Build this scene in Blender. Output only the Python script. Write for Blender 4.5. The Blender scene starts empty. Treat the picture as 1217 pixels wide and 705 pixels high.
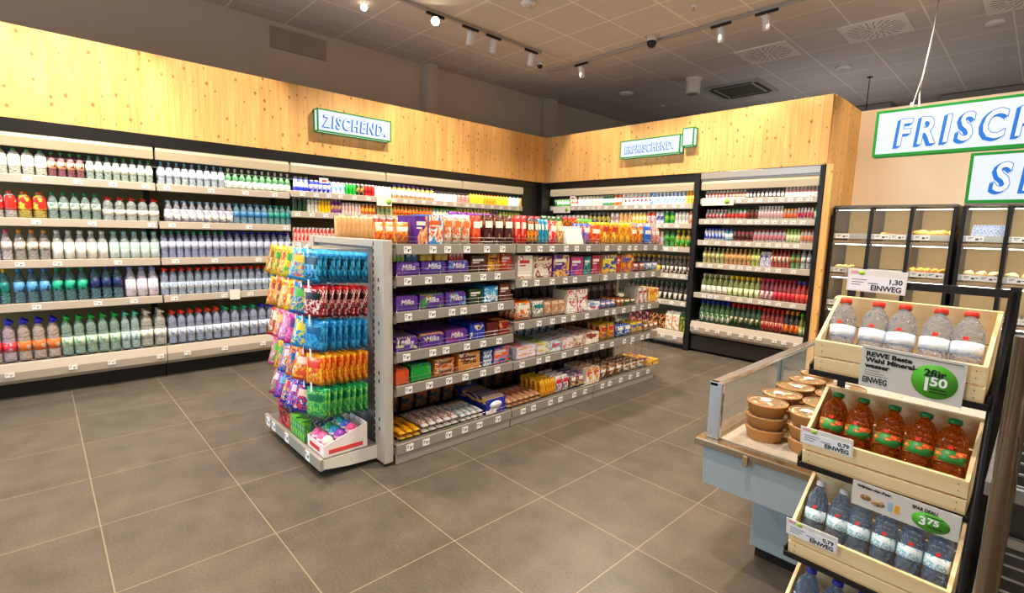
import bpy, bmesh, math, random
from mathutils import Vector, Matrix
random.seed(7)
SC = bpy.context.scene
COL = SC.collection
PI = math.pi

# ------------------------------------------------------------------ data
LEFT = [
 (1.775, 'top shelf of left cooler', [
  (-0.199, 0.105, 4, 'sleeve', 0.205, '#dfe6da', '#f2f2ea', '#1f9a3c', 'white sleeved bottle with green cap'),
  (0.104, 0.332, 4, 'pet', 0.2, '#5a1220', '#e8b08a', '#1d9440', 'dark red juice bottle'),
  (0.338, 0.801, 8, 'pet', 0.2, '#8aa59a', '#e6efdc', '#159a44', 'green-labelled clear bottle'),
  (0.833, 1.377, 9, 'pet', 0.205, '#9fb6c6', '#cfe0f2', '#5db4e0', 'pale blue water bottle'),
  (1.377, 2.001, 10, 'wine', 0.2, '#0f6b22', '#e9f0ee', '#d8d8d0', 'green glass water bottle'),
 ]),
 (1.44, 'second shelf of left cooler', [
  (-0.242, -0.094, 2, 'sleeve', 0.21, '#d8d0c8', '#d82a22', '#e04a20', 'red-white sleeved bottle'),
  (-0.094, 0.081, 2, 'sleeve', 0.21, '#e8c530', '#d82a22', '#f05a1c', 'yellow sleeved bottle with orange cap'),
  (0.082, 0.421, 5, 'pet', 0.22, '#6f8f8a', '#dcebd6', '#0f8f48', 'clear bottle with green label and cap'),
  (0.426, 0.833, 5, 'spout', 0.2, '#a8b6b0', '#e9dfd2', '#e0301c', 'squat clear bottle with red spout'),
  (0.872, 1.438, 9, 'square', 0.2, '#8f93a8', '#f2eef0', '#9cc4e6', 'white-labelled still water bottle'),
  (1.438, 1.762, 5, 'pet', 0.2, '#5f93b4', '#3f86c4', '#4fb0de', 'blue-labelled small water bottle'),
  (1.762, 2.0, 4, 'pet', 0.2, '#3f8f92', '#119a86', '#2fb08e', 'teal-labelled small water bottle'),
 ]),
 (1.11, 'third shelf of left cooler', [
  (-0.275, -0.141, 2, 'pet', 0.24, '#c9b6b8', '#e8d8dc', '#e24f86', 'pink-capped fruit water bottle'),
  (-0.136, 0.08, 3, 'pet', 0.24, '#9a8f86', '#e8e0d0', '#f39a1a', 'orange-capped iced tea bottle'),
  (0.085, 0.447, 5, 'square', 0.24, '#c8ccc4', '#eceae6', '#e9e6dc', 'white-capped milky water bottle'),
  (0.453, 0.817, 5, 'square', 0.24, '#a9c6c0', '#dcebea', '#8fd0c4', 'pale teal capped bottle'),
  (0.823, 1.364, 9, 'pet', 0.25, '#7f8fc0', '#cdd4ea', '#12a878', 'green-capped lavender water bottle'),
  (1.364, 1.991, 9, 'pet', 0.25, '#7f8fc0', '#cdd4ea', '#3b3fd0', 'violet-capped lavender water bottle'),
 ]),
 (0.765, 'fourth shelf of left cooler', [
  (-0.3, -0.179, 2, 'pet', 0.28, '#0f6a72', '#14a08c', '#e8d21c', 'yellow-capped teal bottle'),
  (-0.165, 0.062, 3, 'pet', 0.28, '#124a60', '#5ea6e0', '#3a8fe0', 'blue-capped dark water bottle'),
  (0.062, 0.297, 3, 'pet', 0.28, '#114f58', '#19b890', '#14a870', 'green-labelled dark water bottle'),
  (0.303, 0.532, 3, 'pet', 0.29, '#14485e', '#1b1f6a', '#203f9a', 'navy-labelled dark water bottle'),
  (0.544, 0.792, 3, 'square', 0.27, '#c4c2d8', '#f0e4ea', '#8f9ae0', 'lilac-capped white water bottle'),
  (0.804, 1.953, 17, 'spout', 0.25, '#8fa6c8', '#dde6f2', '#ee3a14', 'red-spouted blue water bottle'),
 ]),
 (0.3, 'bottom shelf of left cooler', [
  (-0.343, -0.174, 2, 'spout', 0.33, '#c8a8b4', '#d83a4a', '#2a2fd0', 'pink-labelled tall bottle with blue cap'),
  (-0.174, 0.089, 3, 'spout', 0.33, '#cdb09a', '#e0702a', '#2a2fd0', 'orange-labelled tall bottle with blue cap'),
  (0.089, 0.488, 5, 'spout', 0.33, '#7fae94', '#cfe6c8', '#1fae3a', 'tall green-capped mineral water bottle'),
  (0.488, 0.628, 2, 'spout', 0.33, '#9cc4bc', '#dfeef0', '#4fd0b0', 'tall mint-capped water bottle'),
  (0.628, 0.834, 2, 'spout', 0.33, '#b9b8aa', '#eceae4', '#e0dacb', 'tall cream-capped water bottle'),
  (0.84, 1.285, 6, 'spout', 0.31, '#8f9fc4', '#dfe6f0', '#ee3a14', 'tall red-spouted water bottle'),
  (1.285, 1.631, 4, 'spout', 0.31, '#8f9fc4', '#dfe6f0', '#0fa868', 'tall green-spouted water bottle'),
  (1.631, 1.967, 4, 'spout', 0.31, '#8f9fc4', '#dfe6f0', '#2a34c8', 'tall blue-spouted water bottle'),
 ]),
 (1.8, 'top shelf of left drinks cooler', [
  (2.028, 2.189, 3, 'can', 0.16, '#2536c8', '#e6ecf5', '', 'royal blue drink can'),
  (2.197, 2.442, 5, 'can', 0.14, '#2030b8', '#dfe3ee', '', 'blue and silver energy drink can'),
  (2.442, 2.601, 3, 'can', 0.14, '#e4ecee', '#38a0d0', '', 'light blue and white can'),
  (2.601, 2.734, 3, 'can', 0.14, '#10b432', '#1c8a30', '', 'bright green drink can'),
  (2.734, 2.839, 2, 'can', 0.14, '#1a1a18', '#b08a50', '', 'black and gold can'),
  (2.839, 2.969, 3, 'can', 0.14, '#c81e18', '#701010', '', 'red and black can'),
  (2.969, 3.194, 5, 'can', 0.13, '#ece2d6', '#c8d8e0', '', 'cream coloured can'),
  (3.206, 3.542, 5, 'smooth', 0.17, '#f0b018', '#eceaf5', '#7d6ad0', 'yellow drink bottle with violet top'),
  (3.542, 3.824, 4, 'smooth', 0.16, '#f0a818', '#eeeaf2', '#8a78d0', 'small orange drink bottle with pale top'),
  (3.824, 4.195, 7, 'carton', 0.11, '#e9e5e8', '#c4cad8', '', 'small white drink carton'),
  (4.195, 4.413, 3, 'carton', 0.11, '#e8a098', '#c83a40', '', 'small pink drink carton'),
  (4.413, 4.673, 5, 'carton', 0.15, '#f2c81c', '#6fae2c', '', 'yellow and green juice carton'),
  (4.673, 4.913, 4, 'carton', 0.15, '#f0801c', '#f0b01c', '', 'orange juice carton'),
  (4.913, 5.147, 4, 'carton', 0.15, '#f5cc20', '#f0a820', '', 'plain yellow juice carton'),
  (5.147, 5.374, 3, 'carton', 0.15, '#a8dcea', '#e8f0f0', '', 'light blue juice carton'),
  (5.374, 5.837, 7, 'carton', 0.15, '#f0b428', '#b8702c', '', 'amber juice carton'),
 ]),
 (1.585, 'second shelf of left drinks cooler', [
  (2.012, 2.164, 3, 'can', 0.15, '#1c4a28', '#0a1a10', '', 'dark green drink can'),
  (2.164, 2.285, 3, 'can', 0.15, '#d4d4cc', '#b0b0a4', '', 'silver drink can'),
  (2.285, 2.428, 4, 'can', 0.15, '#f2cc18', '#e8a818', '', 'yellow drink can'),
  (2.428, 2.556, 3, 'can', 0.15, '#7a2a9a', '#f0cc20', '', 'purple can with yellow star'),
  (2.556, 2.793, 6, 'can', 0.13, '#ecd2c8', '#d8a8a0', '', 'pale pink can'),
  (2.793, 2.988, 4, 'can', 0.13, '#c85a28', '#f0c040', '', 'rust orange can'),
  (2.988, 3.216, 4, 'can', 0.13, '#d8c040', '#58b8b0', '', 'yellow and turquoise can'),
  (3.216, 3.799, 11, 'smooth', 0.13, '#f2a81c', '#e24a1c', '#f07a18', 'orange juice shot bottle'),
  (3.799, 4.184, 7, 'smooth', 0.13, '#eef0e2', '#7fc840', '#58c828', 'white drink bottle with green cap'),
  (4.183, 4.789, 10, 'smooth', 0.15, '#f0c828', '#f0e8c8', '#d8d0c0', 'yellow drink bottle with silver cap'),
  (4.789, 4.968, 3, 'smooth', 0.14, '#3a2a20', '#b08a60', '#c8c0b0', 'brown coffee drink bottle'),
  (4.968, 5.399, 7, 'smooth', 0.16, '#c8d038', '#4a9a40', '#1a7a40', 'lime drink bottle with green cap'),
  (5.4, 5.809, 6, 'smooth', 0.15, '#6a1818', '#d8c8a8', '#2a7a3a', 'dark red drink bottle with green cap'),
 ]),
 (1.27, 'third shelf of left drinks cooler', [
  (2.003, 2.372, 9, 'can', 0.15, '#e2241c', '#f0d8d0', '', 'bright red cola can'),
  (2.372, 3.273, 18, 'can', 0.15, '#c8201c', '#e8d8d0', '', 'deep red cola can'),
 ]),
]
BACK_A = [
 (1.83, 'top shelf of back cooler', [
  (-5.371, -5.318, 1, 'can', 0.12, '#0f4a24', '#1a6a34', '', 'dark green can'),
  (-5.318, -5.062, 5, 'can', 0.12, '#2a9a3c', '#e8efe0', '', 'green and white can'),
  (-5.046, -4.914, 2, 'can', 0.15, '#eee6dc', '#d8301c', '', 'white can with red band'),
  (-4.898, -4.691, 3, 'can', 0.15, '#ece6da', '#c8b8a8', '', 'plain cream can'),
  (-4.691, -4.448, 4, 'can', 0.15, '#e8dfcc', '#b09a78', '', 'beige patterned can'),
  (-4.448, -4.259, 4, 'can', 0.15, '#3a8a5a', '#e0e6da', '', 'mint green can'),
  (-4.259, -4.118, 2, 'can', 0.16, '#e8602c', '#f2e4dc', '', 'orange and white can'),
  (-4.118, -3.668, 7, 'can', 0.17, '#ece4e2', '#8a1c30', '', 'white can with burgundy panel'),
  (-3.668, -3.593, 1, 'can', 0.17, '#2a90e0', '#e8eef4', '', 'sky blue can'),
  (-3.593, -3.167, 8, 'can', 0.17, '#dfe8f2', '#3a78d0', '', 'white can with blue wave'),
  (-3.167, -3.033, 3, 'can', 0.17, '#f0b838', '#e88a28', '', 'golden yellow can'),
 ]),
 (1.587, 'second shelf of back cooler', [
  (-5.341, -4.692, 8, 'can', 0.12, '#ece6dc', '#78a070', '', 'white and sage can'),
  (-4.692, -4.3, 5, 'can', 0.14, '#3a3420', '#d8c860', '', 'black can with yellow label'),
  (-4.301, -4.144, 2, 'can', 0.15, '#e8dcd4', '#8a5a50', '', 'white can with brown motif'),
  (-4.144, -3.937, 3, 'can', 0.15, '#f0d060', '#d86a7a', '', 'yellow and pink can'),
  (-3.937, -3.714, 4, 'can', 0.15, '#f2c818', '#f2efe4', '', 'yellow can with white band'),
  (-3.714, -3.575, 2, 'can', 0.16, '#e0402a', '#eeeae6', '', 'red striped can'),
  (-3.575, -3.452, 2, 'can', 0.16, '#e4ebf5', '#2a3a9a', '', 'white can with navy stripe'),
  (-3.452, -3.297, 2, 'can', 0.16, '#0f8a28', '#8ac83a', '', 'vivid green can'),
  (-3.297, -3.102, 4, 'can', 0.15, '#e8e4dc', '#a8a8a0', '', 'silver-white can'),
  (-3.102, -3.014, 2, 'can', 0.16, '#e87a30', '#e8e0d8', '', 'orange can'),
 ]),
 (1.29, 'third shelf of back cooler', [
  (-3.786, -3.432, 6, 'can', 0.2, '#b88a78', '#a8b8d0', '', 'muted pink tall can'),
  (-3.433, -3.277, 2, 'pet', 0.22, '#0f9a28', '#e8d020', '#0a7a20', 'green bottle with yellow label'),
  (-3.277, -2.993, 4, 'wine', 0.22, '#e8c820', '#1f8a28', '#e8d81c', 'yellow bottle with green neck'),
 ]),
 (0.948, 'fourth shelf of back cooler', [
  (-3.993, -3.457, 7, 'wine', 0.23, '#2a1408', '#e8c01c', '#c89a20', 'brown beer bottle with yellow label'),
  (-3.457, -2.977, 8, 'wine', 0.23, '#24120c', '#e6ded2', '#b09068', 'brown beer bottle with white label'),
 ]),
 (0.603, 'fifth shelf of back cooler', [
  (-3.97, -2.962, 14, 'wine', 0.23, '#1c1410', '#ddd4c8', '#4a6a4a', 'dark beer bottle with pale label'),
 ]),
 (0.222, 'bottom shelf of back cooler', [
  (-3.875, -3.556, 3, 'carton', 0.22, '#30201c', '#e07a80', '', 'black carton with pink motif'),
  (-3.556, -3.33, 2, 'carton', 0.22, '#3a2a18', '#e89a50', '', 'black carton with orange motif'),
  (-3.331, -3.127, 2, 'carton', 0.23, '#f2ece0', '#e88a28', '', 'white and orange carton'),
  (-3.126, -2.977, 2, 'carton', 0.22, '#1a6a30', '#e8c82c', '', 'green and yellow carton'),
 ]),
]
BACK_B = [
 (1.88, 'top shelf of corner fridge', [
  (-2.906, -2.618, 7, 'smooth', 0.12, '#ece2dc', '#a83038', '#2a1c20', 'white drink cup with dark lid'),
  (-2.618, -2.425, 5, 'smooth', 0.12, '#d8ccc4', '#c06858', '#3a2a2a', 'pink-grey drink cup'),
  (-2.425, -2.012, 10, 'smooth', 0.12, '#2a2624', '#e6e2dc', '#1c1a1a', 'black and white drink cup'),
  (-2.013, -1.687, 9, 'smooth', 0.13, '#f2e4e0', '#e8a8a8', '#f0c030', 'pink-white cup with yellow lid'),
 ]),
 (1.64, 'second shelf of corner fridge', [
  (-2.886, -2.628, 6, 'smooth', 0.12, '#eee0dc', '#c02a3a', '#d8c8c4', 'red and white yogurt drink'),
  (-2.628, -2.404, 5, 'smooth', 0.12, '#e6e8dc', '#d84030', '#3a9a48', 'white yogurt drink with green lid'),
  (-2.405, -2.274, 3, 'smooth', 0.14, '#2c1c1a', '#7a2420', '#1c1010', 'black iced coffee cup'),
  (-2.275, -2.009, 8, 'smooth', 0.15, '#efe6e2', '#d8b0b4', '#e8e0dc', 'creamy white drink bottle'),
  (-2.008, -1.873, 4, 'smooth', 0.12, '#f0e0cc', '#d86a30', '#f0a828', 'cream cup with orange lid'),
  (-1.873, -1.712, 5, 'smooth', 0.13, '#f0d8d8', '#b02848', '#e8d0d8', 'rose cup'),
  (-1.713, -1.665, 1, 'smooth', 0.15, '#3aa830', '#e8f0e0', '#2a9828', 'leaf green bottle'),
 ]),
 (1.388, 'third shelf of corner fridge', [
  (-2.889, -2.639, 6, 'smooth', 0.15, '#dfe6f2', '#3050c0', '#1f3ec8', 'white drink bottle with blue cap'),
  (-2.639, -2.539, 2, 'smooth', 0.15, '#3aa0c8', '#e0f0f0', '#2048b0', 'turquoise drink bottle'),
  (-2.538, -2.308, 5, 'smooth', 0.14, '#a02028', '#2a1818', '#401c1c', 'dark red smoothie'),
  (-2.308, -1.96, 8, 'smooth', 0.14, '#d8dade', '#c06a78', '#c84858', 'grey-pink drink bottle'),
  (-1.96, -1.818, 4, 'smooth', 0.15, '#b8d860', '#f0f0e0', '#78b830', 'lime green smoothie'),
  (-1.818, -1.649, 5, 'smooth', 0.15, '#ebe4da', '#d88a60', '#c85a30', 'cream smoothie with red cap'),
 ]),
 (1.113, 'fourth shelf of corner fridge', [
  (-2.89, -2.618, 5, 'pet', 0.19, '#a8a450', '#e6e4b0', '#cfd070', 'olive lemonade bottle'),
  (-2.618, -2.305, 6, 'pet', 0.19, '#d89040', '#f0e0b0', '#e8c850', 'amber lemonade bottle'),
  (-2.306, -2.213, 2, 'pet', 0.2, '#b8c83a', '#e8eea0', '#d0d850', 'lime lemonade bottle'),
  (-2.211, -2.094, 2, 'carton', 0.17, '#e2deee', '#5a58a8', '', 'white and lilac pack'),
  (-2.095, -1.895, 5, 'pet', 0.2, '#c0281c', '#e8f0d0', '#d02a28', 'red juice bottle'),
  (-1.895, -1.795, 2, 'pet', 0.2, '#5a9a40', '#d02828', '#d83838', 'green and red juice bottle'),
  (-1.795, -1.634, 3, 'pet', 0.21, '#c8d8dc', '#a83838', '#7ac0d0', 'clear bottle with aqua cap'),
 ]),
 (0.743, 'fifth shelf of corner fridge', [
  (-2.885, -2.549, 5, 'wine', 0.24, '#6a7a28', '#eceadc', '#c8c89a', 'green wine bottle with white label'),
  (-2.549, -2.182, 6, 'wine', 0.24, '#8aa03a', '#e8ecc0', '#f0d020', 'pale green wine bottle with yellow top'),
  (-2.182, -2.037, 3, 'wine', 0.24, '#8a0f30', '#e8c0c8', '#d83070', 'magenta wine bottle'),
  (-2.037, -1.813, 5, 'wine', 0.24, '#a81828', '#c83040', '#b02038', 'ruby wine bottle'),
  (-1.813, -1.609, 4, 'wine', 0.24, '#d81c1c', '#e05040', '#5a58b8', 'red bottle with violet cap'),
 ]),
 (0.39, 'bottom shelf of corner fridge', [
  (-2.88, -2.5, 6, 'wine', 0.27, '#1f5a20', '#e8ecde', '#1f35b0', 'green bottle with blue cap'),
  (-2.5, -2.143, 6, 'wine', 0.27, '#14401c', '#e8c8a8', '#d81c14', 'dark green bottle with red cap'),
  (-2.143, -1.901, 5, 'wine', 0.26, '#a81410', '#e0a888', '#e0301c', 'red bottle with red cap'),
  (-1.901, -1.748, 3, 'wine', 0.26, '#18140e', '#f07818', '#f0a018', 'black bottle with orange label'),
  (-1.747, -1.608, 3, 'wine', 0.25, '#8a9a28', '#e8f0c0', '#5ac828', 'olive bottle with green cap'),
 ]),
]
GONDOLA = [
 (1.35, 'top shelf of the snack gondola', [
  (1.543, 1.657, 1, 'pouch', 0.13, 0.12, 3, 1, ('#e8842a', '#c84a1c', '#f2c040'), '', 'orange wafer pouch'),
  (1.657, 1.753, 1, 'box', 0.17, 0.1, 2, 1, ('#5a2490', '#e87828', '#f0c8a0'), '', 'purple and orange biscuit box'),
  (1.753, 1.867, 1, 'box', 0.18, 0.1, 2, 1, ('#2a8ad8', '#f0e4d8', '#e06020'), '', 'blue and white biscuit box'),
  (1.88, 2.097, 3, 'pouch', 0.19, 0.05, 3, 1, ('#efe8dc', '#e07020', '#c8c0a0'), '', 'cream and orange nut pouch'),
  (2.104, 2.198, 1, 'pouch', 0.19, 0.05, 3, 1, ('#e83818', '#d8702c', '#b83010'), '', 'red-orange chocolate pouch'),
  (2.206, 2.497, 3, 'pouch', 0.2, 0.05, 3, 1, ('#4a1410', '#2c0c0a', '#b07030'), '', 'dark brown chocolate pouch'),
  (2.505, 2.624, 2, 'pouch', 0.2, 0.04, 3, 1, ('#e02018', '#c01810', '#f0a080'), '', 'glossy red snack pouch'),
  (2.625, 2.741, 3, 'pouch', 0.19, 0.04, 3, 1, ('#2c1a18', '#f07820', '#e8a030'), '', 'black and orange bar pouch'),
  (2.741, 2.862, 3, 'pouch', 0.19, 0.04, 3, 1, ('#1490b8', '#10384a', '#48c0e0'), '', 'turquoise and black bar pouch'),
  (2.862, 2.969, 1, 'pouch', 0.18, 0.05, 3, 1, ('#e82020', '#f0c8c0', '#c01010'), '', 'scarlet candy pouch'),
  (2.969, 3.049, 1, 'pouch', 0.18, 0.05, 3, 1, ('#c89040', '#e8d090', '#5a3010'), '', 'golden caramel pouch'),
  (3.06, 3.283, 1, 'box', 0.15, 0.03, 1, 1, ('#efe9df', '#f2ece2', '#ebe4d8'), '', 'plain white open carton flap'),
  (3.282, 3.383, 1, 'pouch', 0.17, 0.05, 3, 1, ('#2a58c0', '#e84a28', '#e8e0d8'), '', 'blue and red pouch'),
  (3.383, 3.534, 1, 'pouch', 0.16, 0.05, 3, 1, ('#d83418', '#f0782a', '#b02810'), '', 'brick red chip pouch'),
  (3.545, 3.807, 2, 'pouch', 0.19, 0.06, 3, 1, ('#f0b018', '#c03018', '#f5d850'), '', 'yellow peanut bag'),
  (3.807, 3.994, 2, 'pouch', 0.19, 0.06, 3, 1, ('#f2c020', '#d87818', '#f0d040'), '', 'gold peanut bag'),
  (3.995, 4.193, 2, 'pouch', 0.17, 0.06, 3, 1, ('#e85a18', '#f0c020', '#301810'), '', 'orange crisp bag'),
  (4.193, 4.342, 1, 'pouch', 0.17, 0.06, 3, 1, ('#1850c0', '#2a80e0', '#f0e8e0'), '', 'blue crisp bag'),
  (4.342, 4.498, 2, 'pouch', 0.16, 0.06, 3, 1, ('#c87060', '#e0c8c0', '#d04040'), '', 'dusty pink crisp bag'),
 ]),
 (1.163, 'second shelf, near bay of the gondola', [
  (1.53, 1.693, 1, 'bars', 0.085, 0.3, 8, 1, ('#5b2f9a', '#7a52b8', '#4a2080'), 'Milka', 'purple chocolate case'),
  (1.699, 1.895, 1, 'bars', 0.085, 0.3, 8, 1, ('#4f2a98', '#6a9ad8', '#5b2f9a'), 'Milka', 'purple and sky-blue chocolate case'),
  (1.902, 2.073, 1, 'bars', 0.085, 0.3, 7, 1, ('#5b2f9a', '#3a70d0', '#c8b8e0'), 'Milka', 'violet chocolate case'),
  (2.087, 2.234, 1, 'box', 0.11, 0.2, 1, 1, ('#4a1812', '#30100c', '#7a3020'), '', 'dark brown praline box'),
  (2.241, 2.35, 1, 'box', 0.12, 0.2, 1, 1, ('#e0a018', '#b87010', '#6a3010'), '', 'golden yellow praline box'),
  (2.358, 2.48, 1, 'box', 0.12, 0.2, 1, 1, ('#c82818', '#5a1410', '#e87828'), '', 'red and orange praline box'),
 ]),
 (1.097, 'second shelf, far bays of the gondola', [
  (2.523, 2.681, 1, 'box', 0.17, 0.1, 2, 1, ('#f0e6da', '#f2eade', '#c83018'), '', 'white gift box with red picture'),
  (2.69, 2.895, 1, 'box', 0.16, 0.1, 2, 1, ('#e6dccf', '#8a4028', '#d8c8b0'), '', 'cream and brown praline box'),
  (2.905, 3.106, 1, 'box', 0.17, 0.08, 2, 1, ('#5a2490', '#f0b818', '#6a30a0'), '', 'purple box with yellow flower'),
  (3.117, 3.279, 1, 'box', 0.15, 0.08, 2, 1, ('#6a30a8', '#e04060', '#4a1c88'), '', 'violet box with red heart'),
  (3.29, 3.38, 1, 'box', 0.15, 0.08, 3, 1, ('#108888', '#0a4a50', '#50b8b0'), '', 'teal praline box'),
  (3.391, 3.519, 1, 'box', 0.16, 0.08, 3, 1, ('#981838', '#c84868', '#701028'), '', 'maroon praline box'),
  (3.543, 3.754, 1, 'box', 0.16, 0.08, 2, 1, ('#f0b81c', '#3a48a0', '#e8d850'), '', 'yellow box with blue pictures'),
  (3.755, 3.807, 1, 'box', 0.15, 0.08, 2, 1, ('#d82818', '#a01810', '#e84030'), '', 'narrow red box'),
  (3.819, 4.022, 1, 'box', 0.16, 0.08, 2, 1, ('#f0b020', '#c86018', '#3858a8'), '', 'amber biscuit box'),
  (4.04, 4.256, 2, 'pouch', 0.08, 0.06, 3, 1, ('#c83030', '#e8d8c8', '#7a5030'), '', 'small red snack bag'),
  (4.256, 4.486, 2, 'pouch', 0.08, 0.06, 3, 1, ('#3a78c8', '#e8eef0', '#c8d8e8'), '', 'small blue-white snack bag'),
 ]),
 (0.948, 'third shelf, near bay of the gondola', [
  (1.524, 1.682, 1, 'bars', 0.095, 0.3, 8, 1, ('#5b2f9a', '#6a2a20', '#7a52b8'), 'Milka', 'purple case with brown chocolate picture'),
  (1.688, 1.878, 1, 'bars', 0.095, 0.3, 8, 1, ('#5b2f9a', '#2a9a40', '#c07840'), 'Milka', 'purple case with green corner'),
  (1.884, 2.056, 1, 'bars', 0.095, 0.3, 7, 1, ('#5b2f9a', '#58a8e0', '#b07848'), 'Milka', 'purple case with light blue corner'),
  (2.077, 2.202, 1, 'box', 0.1, 0.22, 1, 1, ('#123a1c', '#0c2814', '#3a6a40'), '', 'dark green chocolate box'),
  (2.209, 2.341, 1, 'box', 0.11, 0.22, 1, 1, ('#1a90d0', '#e8f0f4', '#58b0e0'), '', 'bright blue chocolate box'),
  (2.349, 2.488, 1, 'box', 0.12, 0.22, 1, 1, ('#5a2a18', '#803c20', '#402010'), '', 'cocoa brown chocolate box'),
 ]),
 (0.785, 'third shelf, far bays of the gondola', [
  (2.527, 2.704, 1, 'pouch', 0.14, 0.05, 4, 1, ('#e87018', '#f2efe4', '#3a8a28'), '', 'orange and white candy bag'),
  (2.714, 2.845, 1, 'pouch', 0.13, 0.05, 4, 1, ('#f0ece2', '#0f7a78', '#c87830'), '', 'white and teal candy bag'),
  (2.845, 3.096, 3, 'pouch', 0.12, 0.05, 4, 1, ('#e0b890', '#c88860', '#f0e0c8'), '', 'beige wafer bag'),
  (3.094, 3.211, 1, 'box', 0.19, 0.08, 2, 1, ('#f0eae4', '#c82828', '#f2eee8'), '', 'tall white box with red badges'),
  (3.211, 3.356, 1, 'box', 0.19, 0.08, 2, 1, ('#efe6e0', '#b83030', '#f0ece6'), '', 'tall cream box with red badges'),
  (3.371, 3.536, 1, 'box', 0.07, 0.2, 1, 1, ('#e8eef2', '#d02820', '#58a8d8'), '', 'low white and red box'),
  (3.561, 3.787, 3, 'pouch', 0.06, 0.05, 4, 1, ('#3a48b0', '#e8e8f4', '#5870d0'), '', 'blue and white snack bag'),
  (3.8, 3.92, 2, 'pouch', 0.07, 0.05, 4, 1, ('#e87818', '#1c1c1c', '#f0a030'), '', 'orange and black bar bag'),
  (3.92, 4.116, 2, 'pouch', 0.06, 0.05, 4, 1, ('#282420', '#4aa830', '#e86820'), '', 'black and green bar bag'),
  (4.125, 4.287, 2, 'box', 0.15, 0.05, 3, 1, ('#efe8e2', '#c8b8b0', '#a83030'), '', 'narrow white biscuit box'),
  (4.303, 4.505, 1, 'box', 0.13, 0.1, 2, 1, ('#f0b020', '#f2e8d0', '#d87018'), '', 'yellow wafer box at the far end'),
 ]),
 (0.703, 'fourth shelf, near bay of the gondola', [
  (1.523, 1.682, 1, 'bars', 0.085, 0.32, 8, 1, ('#5b2f9a', '#e8dcb0', '#4a2080'), 'Milka', 'purple case with cream corner'),
  (1.694, 1.88, 1, 'bars', 0.085, 0.32, 8, 1, ('#5b2f9a', '#2a3a98', '#e8a868'), 'Milka', 'purple case with navy corner'),
  (1.887, 2.074, 1, 'bars', 0.085, 0.32, 8, 1, ('#5b2f9a', '#a81c6a', '#7a52b8'), 'Milka', 'purple case with magenta corner'),
  (2.089, 2.223, 1, 'bars', 0.11, 0.25, 6, 1, ('#1c3ab8', '#e8d8a8', '#1a2c98'), '', 'royal blue chocolate case'),
  (2.238, 2.348, 1, 'bars', 0.1, 0.25, 5, 1, ('#5a0f18', '#801820', '#3a0a10'), '', 'dark red chocolate case'),
  (2.356, 2.497, 1, 'bars', 0.1, 0.25, 5, 1, ('#8a141c', '#a82828', '#e8a050'), '', 'crimson chocolate case'),
 ]),
 (0.495, 'fifth shelf, near bay of the gondola', [
  (1.522, 1.616, 1, 'bars', 0.1, 0.3, 4, 1, ('#e0561c', '#c83c10', '#f0a060'), '', 'orange bar case'),
  (1.628, 1.783, 1, 'bars', 0.11, 0.3, 6, 1, ('#12a03a', '#58c040', '#1c6ab8'), '', 'bright green bar case'),
  (1.803, 1.965, 1, 'box', 0.055, 0.3, 1, 2, ('#d8853a', '#b03a20', '#f0d8b0'), 'hanuta', 'hazelnut wafer box'),
  (1.992, 2.189, 1, 'box', 0.12, 0.3, 1, 1, ('#e0903a', '#f0e4d4', '#7a3a18'), 'hanuta', 'large brown and white wafer box'),
  (2.213, 2.299, 1, 'box', 0.055, 0.3, 1, 2, ('#4a70b8', '#e8ecf4', '#284890'), '', 'blue wafer box'),
  (2.306, 2.479, 1, 'box', 0.12, 0.3, 1, 1, ('#1850b0', '#e8602a', '#60a8e0'), '', 'blue box with orange lettering'),
 ]),
 (0.49, 'fourth shelf, far bays of the gondola', [
  (2.532, 2.748, 1, 'flat', 0.045, 0.38, 1, 2, ('#e8dce4', '#d87888', '#e8b060'), '', 'striped pastel chocolate box'),
  (2.757, 2.902, 1, 'flat', 0.045, 0.38, 1, 2, ('#efe4e4', '#78b058', '#e8c030'), '', 'green-edged chocolate box'),
  (2.91, 3.052, 1, 'box', 0.08, 0.06, 5, 1, ('#e4eaf0', '#58b0d8', '#d83028'), '', 'white and aqua wafer box'),
  (3.063, 3.19, 1, 'box', 0.085, 0.06, 5, 1, ('#f0e6e2', '#d85048', '#e8d8d0'), '', 'white and coral wafer box'),
  (3.201, 3.346, 1, 'box', 0.09, 0.06, 5, 1, ('#efe6de', '#a83820', '#d8c0a8'), '', 'white and rust wafer box'),
  (3.357, 3.546, 1, 'box', 0.1, 0.06, 5, 1, ('#efe2d6', '#c06040', '#8a4830'), '', 'cream and copper wafer box'),
  (3.581, 3.823, 2, 'pouch', 0.15, 0.06, 3, 1, ('#e8b82a', '#c83020', '#2858a8'), '', 'mixed sweets bag'),
  (3.838, 4.072, 2, 'pouch', 0.11, 0.06, 3, 1, ('#2a58b8', '#e8eef4', '#4a80d8'), '', 'blue cookie bag'),
  (4.072, 4.277, 2, 'pouch', 0.11, 0.06, 3, 1, ('#f0c828', '#3858a8', '#e8a020'), '', 'yellow cookie bag'),
  (4.294, 4.561, 3, 'pouch', 0.08, 0.06, 3, 1, ('#b07848', '#7a4828', '#e8d8b8'), '', 'brown cookie bag'),
 ]),
 (0.125, 'bottom shelf of the gondola', [
  (1.549, 1.708, 3, 'bar', 0.03, 0.3, 1, 2, ('#f0b81c', '#c87818', '#d83018'), '', 'yellow chocolate bar multipack'),
  (1.715, 2.012, 5, 'bar', 0.035, 0.3, 1, 2, ('#f0ebe4', '#7a3020', '#c82818'), '', 'white and brown milk bar pack'),
  (2.027, 2.23, 4, 'bar', 0.03, 0.3, 1, 2, ('#ece6e0', '#2a8aa8', '#e8a828'), '', 'white and teal bar pack'),
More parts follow.
